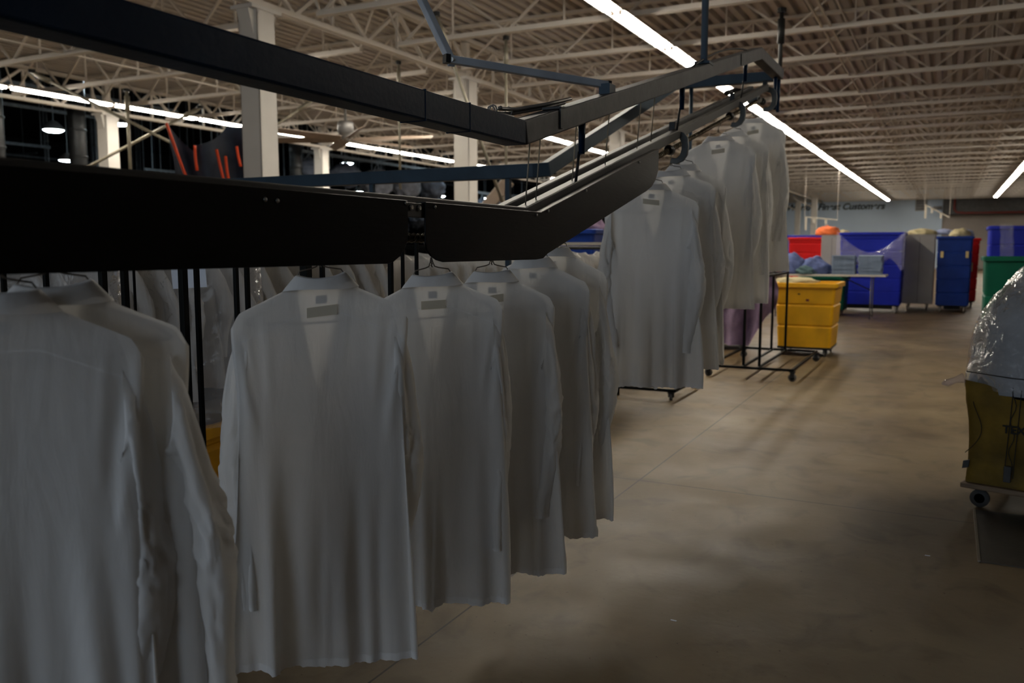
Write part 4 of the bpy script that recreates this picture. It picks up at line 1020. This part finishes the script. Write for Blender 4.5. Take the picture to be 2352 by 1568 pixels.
def heap(extra, amp, fr, seed, nm, m, lab, cat, x0=.02, smooth=True):
    g = MB(); N, K = 72, 40
    def f(i, j):
        a = 2 * PI * i / N; p = PI / 2 * j / K
        cx, cy = W_ / 2 + .02, D_ / 2
        ex = lambda v_, e_: math.copysign(abs(v_) ** e_, v_)
        rx = (W_ / 2 + .065 + extra); ry = (D_ / 2 + .04 + extra); h_ = .82 + extra
        sx = ex(math.cos(a), .5) * math.sin(p) ** .85; sy = ex(math.sin(a), .5) * math.sin(p) ** .85
        r_ = 1 + amp * nz(sx * fr + seed, sy * fr, math.cos(p) * fr) + amp * .5 * (1 - 2 * abs(nz(sx * fr * 2 + seed, sy * fr * 2, p * fr * 1.5)))
        return Vector((cx + rx * sx * r_, cy + ry * sy * r_, .70 + h_ * math.cos(p) * r_ * (1 + .05 * sx)))
    g.grid(N, K, f, True)
    o = g.build(nm, M[m], None, smooth, loc=(.115, 5.50, 0)); o.rotation_euler = (0, 0, RZ); return tag(o, lab, cat)
heap(-.016, .05, 3.1, 5, 'linen_heap', 'linen', 'grey linen heaped in the canvas cart under the plastic', 'laundry').location.z = -.02
heap(.0, .045, 3.2, 5, 'linen_cover', 'film', 'clear shiny plastic bag pulled over the linen in the canvas cart', 'plastic cover')
g = MB(); g.path([(.0, -.01, .76), (-.04, -.03, .745), (-.08, -.04, .725), (-.105, -.05, .72)], [.03, .018, .022, .006], 8)
o = g.build('film_tail', M['filmb'], None, True, loc=(.115, 5.5, 0)); o.rotation_euler = (0, 0, RZ); tag(o, 'twisted tail of clear film sticking out left of the canvas cart', 'plastic film')
o = MB().path([(.015, -.02, .80), (.25, -.045, .785), (.6, -.05, .78), (1.1, -.05, .77)], .003, 6).build('tie_cord', M['stencil'], None, True, loc=(.115, 5.5, 0)); o.rotation_euler = (0, 0, RZ); tag(o, 'black cord tied round the bag on the canvas cart', 'cord')
# dark floor plate at the lower right
t = thing('floor_plate', 'dark floor plate with pale metal edge at the lower right', 'floor plate', (.205, 4.55, 0))
MB().box(0, 1.6, 0, .92, .0, .004).build('plate', M['mat_'], t); MB().box(-.008, .004, 0, .92, 0, .008).build('edge_strip', M['edge'], t)
for i, (x, y) in enumerate(((-.02, 4.53), (-.92, 3.25))):
    tag(MB().box(-.012, .012, -.003, .004, 0, .002).build('paper_scrap', M['paper'], loc=(x, y, 0)), ['tiny white paper scrap on the floor by the floor plate', 'tiny white paper scrap on the open floor'][i], 'scrap')

# ------------------------------------------------------------------ left upper background
t = thing('sling_bag', 'navy hanging sling bag with bright orange straps left of the nearest column', 'sling bag', (-10.35, 9.85, 0), R(35))
g = MB(); N, K = 40, 20
def tp(i, j):
    s = i / N; v = j / K
    zt_ = 3.42 - .34 * math.sin(PI * min(1, s * 1.55)) ** .8 * (s < .645) - (0 if s < .645 else .05) - .35 * s * (s < .3)
    x = lerp(-.55 + .13 * v, .85, s)
    return Vector((x, .10 * math.sin(s * 12) * (.4 + v) + .05 * nz(s * 4, v * 3), lerp(zt_, 2.35, v)))
g.grid(N, K, tp); g.grid(N, K, lambda i, j: tp(i, j) + Vector((0, .03, 0)))
g.build('tarp', M['tarp'], t, True)
for (x, z0, z1, dx) in ((-.52, 3.38, 2.45, .30), (-.12, 3.05, 2.68, .02), (.2, 3.0, 2.5, .1), (.33, 2.9, 2.55, .03), (.5, 3.05, 2.75, .05), (.63, 3.2, 2.85, .01), (.68, 3.2, 2.85, .0)):
    MB().path([(x + dx * q, -.14 - .03 * math.sin(q * 3), lerp(z0, z1, q)) for q in [i / 6 for i in range(7)]], .024, 6).build('strap', M['ostrap'], t, True)
t = thing('white_roll', 'x', 'roll')
o1 = tag(MB().lathe([(.0, -.55), (.20, -.55), (.23, -.5), (.23, .5), (.20, .55), (.05, .55)], (-14.2, 7.1, 3.63), 'x', 24).build('white_roll', M['roll'], None, True), 'upper fat white roll at the left edge', 'roll')
bpy.data.objects.remove(t)
o2_ = tag(MB().lathe([(.0, -.6), (.22, -.6), (.25, -.55), (.25, .55), (.22, .6), (.05, .6)], (-14.15, 7.1, 3.12), 'x', 24).build('white_roll', M['roll'], None, True), 'lower fat white roll at the left edge', 'roll')
t = thing('roll_rack', 'rack holding the two white rolls at the left edge', 'rack', (-14.15, 7.1, 0))
MB().box(-.6, .6, -.04, .04, 2.82, 2.87).build('shelf', M['rack'], t); MB().lathe([(.2, 3.93), (.42, 3.95), (.42, 3.98), (.2, 3.99)], (0, 0, 0)).build('disc', M['roll'], t, True)
for s_ in (-.58, .58): MB().box(s_ - .02, s_ + .02, -.03, .03, 0, 3.95).build('post', M['rack'], t)
def duct(x, y, r, m, lab, z0=0, z1=9.5):
    t = thing('vertical_duct', lab, 'duct', (x, y, 0))
    MB().tube((0, 0, z0), (0, 0, z1), r, 20).build('pipe', M[m], t, True)
    for z in (2.6, 3.2, 3.9, 4.6): MB().lathe([(r + .005, z - .03), (r + .025, z - .02), (r + .025, z + .02), (r + .005, z + .03)], (0, 0, 0)).build('collar', M[m], t, True)
duct(-20.6, 12.4, .14, 'duct', 'pale grey vertical pipe at the far left beside the rolls')
duct(-21.1, 11.9, .17, 'ductd', 'black vertical duct left of the pale pipe')
duct(-20.4, 13.0, .13, 'ductd', 'black vertical duct right of the pale pipe')
duct(-20.8, 15.4, .22, 'ductd', 'wide dark ribbed duct left of the leftmost column')
duct(-23.0, 26.5, .25, 'ductd', 'dark duct right of the nearest column')

# dark hall: overhead rails with slings, hanging rods and cold high lamps
hr = random.Random(5)
sl = [None, None]
for i in range(26):
    x = -23.0 - (i % 7) * 4.2; y0 = 12 + (i // 7) * 14 + hr.uniform(0, 1.5); z = hr.choice((4.2, 4.5, 4.9, 5.3, 5.9, 6.8))
    t = thing('overhead_rail', 'blue grey overhead rail in the dark hall, row %s, bay %s' % (ORD[i % 7], ORD[i // 7]), 'overhead rail', (x, y0, 0), 0, 'overhead rails in the dark hall')
    MB().bar((0, 0, z), (0, 12, z), .09, .12).build('rail', M['hrail'], t)
    MB().bar((-1.2, 6, z + .12), (1.2, 6, z + .12), .08, .08).build('cross_arm', M['hrail'], t)
    for q in range(5): MB().tube((0, .4 + q * 2.8, z), (0, .4 + q * 2.8, 9.6), .022, 6).build('drop_rod', M['hrail'], t)
    for q in range(5 if (z < 5.6 and i >= 7) else 0):
        v_ = hr.randrange(2)
        if sl[v_] is None:
            e_ = thing('laundry_sling', 'x', 'sling bag'); blob('pouch', (0, 0, -.75), .72, .72, .5, ('hbag', 'hbag2')[v_], '', '', 70 + v_ * 7, .3, 2.2, flat=False, parent=e_)
            for a_ in (-1, 1): MB().tube((0, 0, 0), (0, a_ * .4, -.5), .02, 6).build('strap', M['hrail'], e_)
            sl[v_] = e_; o = e_
        else: o = dup(sl[v_])
        o.location = (x, y0 + 1.1 + q * 2.3, z - .06); o.rotation_euler = (0, 0, hr.uniform(-.2, .2)); o.scale = (.8, 1, hr.uniform(.8, 1.3))
        tag(o, ('slate blue' if v_ == 0 else 'pale grey') + ' laundry sling hanging among many in the dark hall', 'sling bag', ('slate' if v_ == 0 else 'pale') + ' slings in the dark hall')
for i in range(34):
    x = -20.4 - hr.random() ** 1.3 * 22; y = hr.uniform(10, 60)
    tag(MB().tube((x, y, hr.uniform(2.2, 3.0)), (x, y, 9.6), .02, 6).build('hanging_rod', M['hrail'], None, True), 'thin pale rod hanging among many in the dark hall', 'rod', 'hanging rods in the dark hall')
th_ = R(26.97); pt_ = R(6.257)
LP = [(-21.5, 16.86, 6.15, 'left lamp of the cold pair above the left light strip'), (-22.3, 18.2, 6.4, 'right lamp of the cold pair above the left light strip'), (-26.0, 18.4, 5.28, 'cold lamp left of the leftmost column, upper of two'), (-31, 22.46, 4.9, 'low cold lamp left of the leftmost column'),
      (-30, 24.16, 6.45, 'cold lamp just right of the leftmost column'), (-28, 36.2, 5.85, 'cold lamp under the strip, left of the middle column'), (-30, 39.86, 4.66, 'small cold lamp over the black panel below the fan'), (-32, 36.9, 5.95, 'small cold lamp right of the nearest column'), (-30, 44.66, 4.86, 'small cold lamp midway between the two front columns'),
      (-27, 43.87, 4.55, 'small cold lamp left of the middle column'), (-21, 38.2, 6.08, 'left lamp of the cold pair beside the middle column'), (-21.6, 39.9, 6.25, 'right lamp of the cold pair beside the middle column'), (-24, 43.8, 4.34, 'small cold lamp low, right of the middle column')]
lamp = None; LO = []
for i, (x, y, z, lab) in enumerate(LP):
    if lamp is None:
        lamp = thing('high_bay_lamp', 'x', 'lamp'); MB().lathe([(.05, .3), (.12, .28), (.34, .06), (.36, .0), (.33, .0), (.1, .24)], (0, 0, 0)).build('shade', M['duct'], lamp, True)
        MB().lathe([(.02, -.07), (.2, -.06), (.3, -.01), (.3, .02), (.1, .1)], (0, 0, 0)).build('lens', M['bay'], lamp, True); o = lamp
    else: o = dup(lamp)
    o.location = (x, y, z); tag(o, lab, group='cold high lamps in the dark hall')
    if i in (6, 7, 8, 9, 12): o.scale = (.6, .6, 1.0)
    LO.append((o, z))
for o, z in LO: MB().tube((0, 0, .29), (0, 0, 9.59 - z), .012, 6).build('stem', M['hrail'], o)
# brown tilted conveyor chute behind the return beam, and white plastic heap
t = thing('chute', 'brown tilted chute behind the blue return beam right of the middle column', 'chute', (-9.55, 17.55, 0))
MB().bar((-.12, 0, 2.35), (.42, .25, 3.05), .30, .28).build('trough', M['tan'], t, bevel=.02); MB().bar((.30, .25, 2.85), (.30, .25, 0), .14, .14).build('support', M['tabletop'], t)

# ------------------------------------------------------------------ lights, world, camera
def area(name, loc, rot, sx, sy, e, col):
    l = bpy.data.lights.new(name, 'AREA'); l.shape = 'RECTANGLE'; l.size = sx; l.size_y = sy; l.energy = e; l.color = col
    o = bpy.data.objects.new(name, l); C.objects.link(o); o.location = loc; o.rotation_euler = rot; return o
# daylight entering through the dock doors in the wall behind the camera
area('dock_door_daylight', (-3.5, -7.7, 2.6), (R(90), 0, 0), 9, 3.6, 300, (.72, .85, 1.0))
w = bpy.data.worlds.new('World'); bpy.context.scene.world = w; w.use_nodes = True
w.node_tree.nodes['Background'].inputs[0].default_value = (.5, .6, .75, 1); w.node_tree.nodes['Background'].inputs[1].default_value = .03
cam = bpy.data.cameras.new('Camera'); co = bpy.data.objects.new('Camera', cam); C.objects.link(co)
p_ = math.atan(215 / 1961.); a_ = math.atan(1004 / 1961. * math.cos(p_))
co.location = (0, 0, 1.5); co.rotation_euler = (PI / 2 - p_, 0, a_)
cam.sensor_width = 36; cam.lens = 36 * 1961 / 2352.; cam.clip_end = 300
cam.dof.use_dof = True; cam.dof.focus_distance = 2.9; cam.dof.aperture_fstop = 3.5
S = bpy.context.scene; S.camera = co
S.view_settings.view_transform = 'Standard'; S.view_settings.look = 'None'; S.view_settings.gamma = 1; S.view_settings.use_curve_mapping = False
S.view_settings.exposure = -.30
S.cycles.max_bounces = 8; S.cycles.transparent_max_bounces = 12
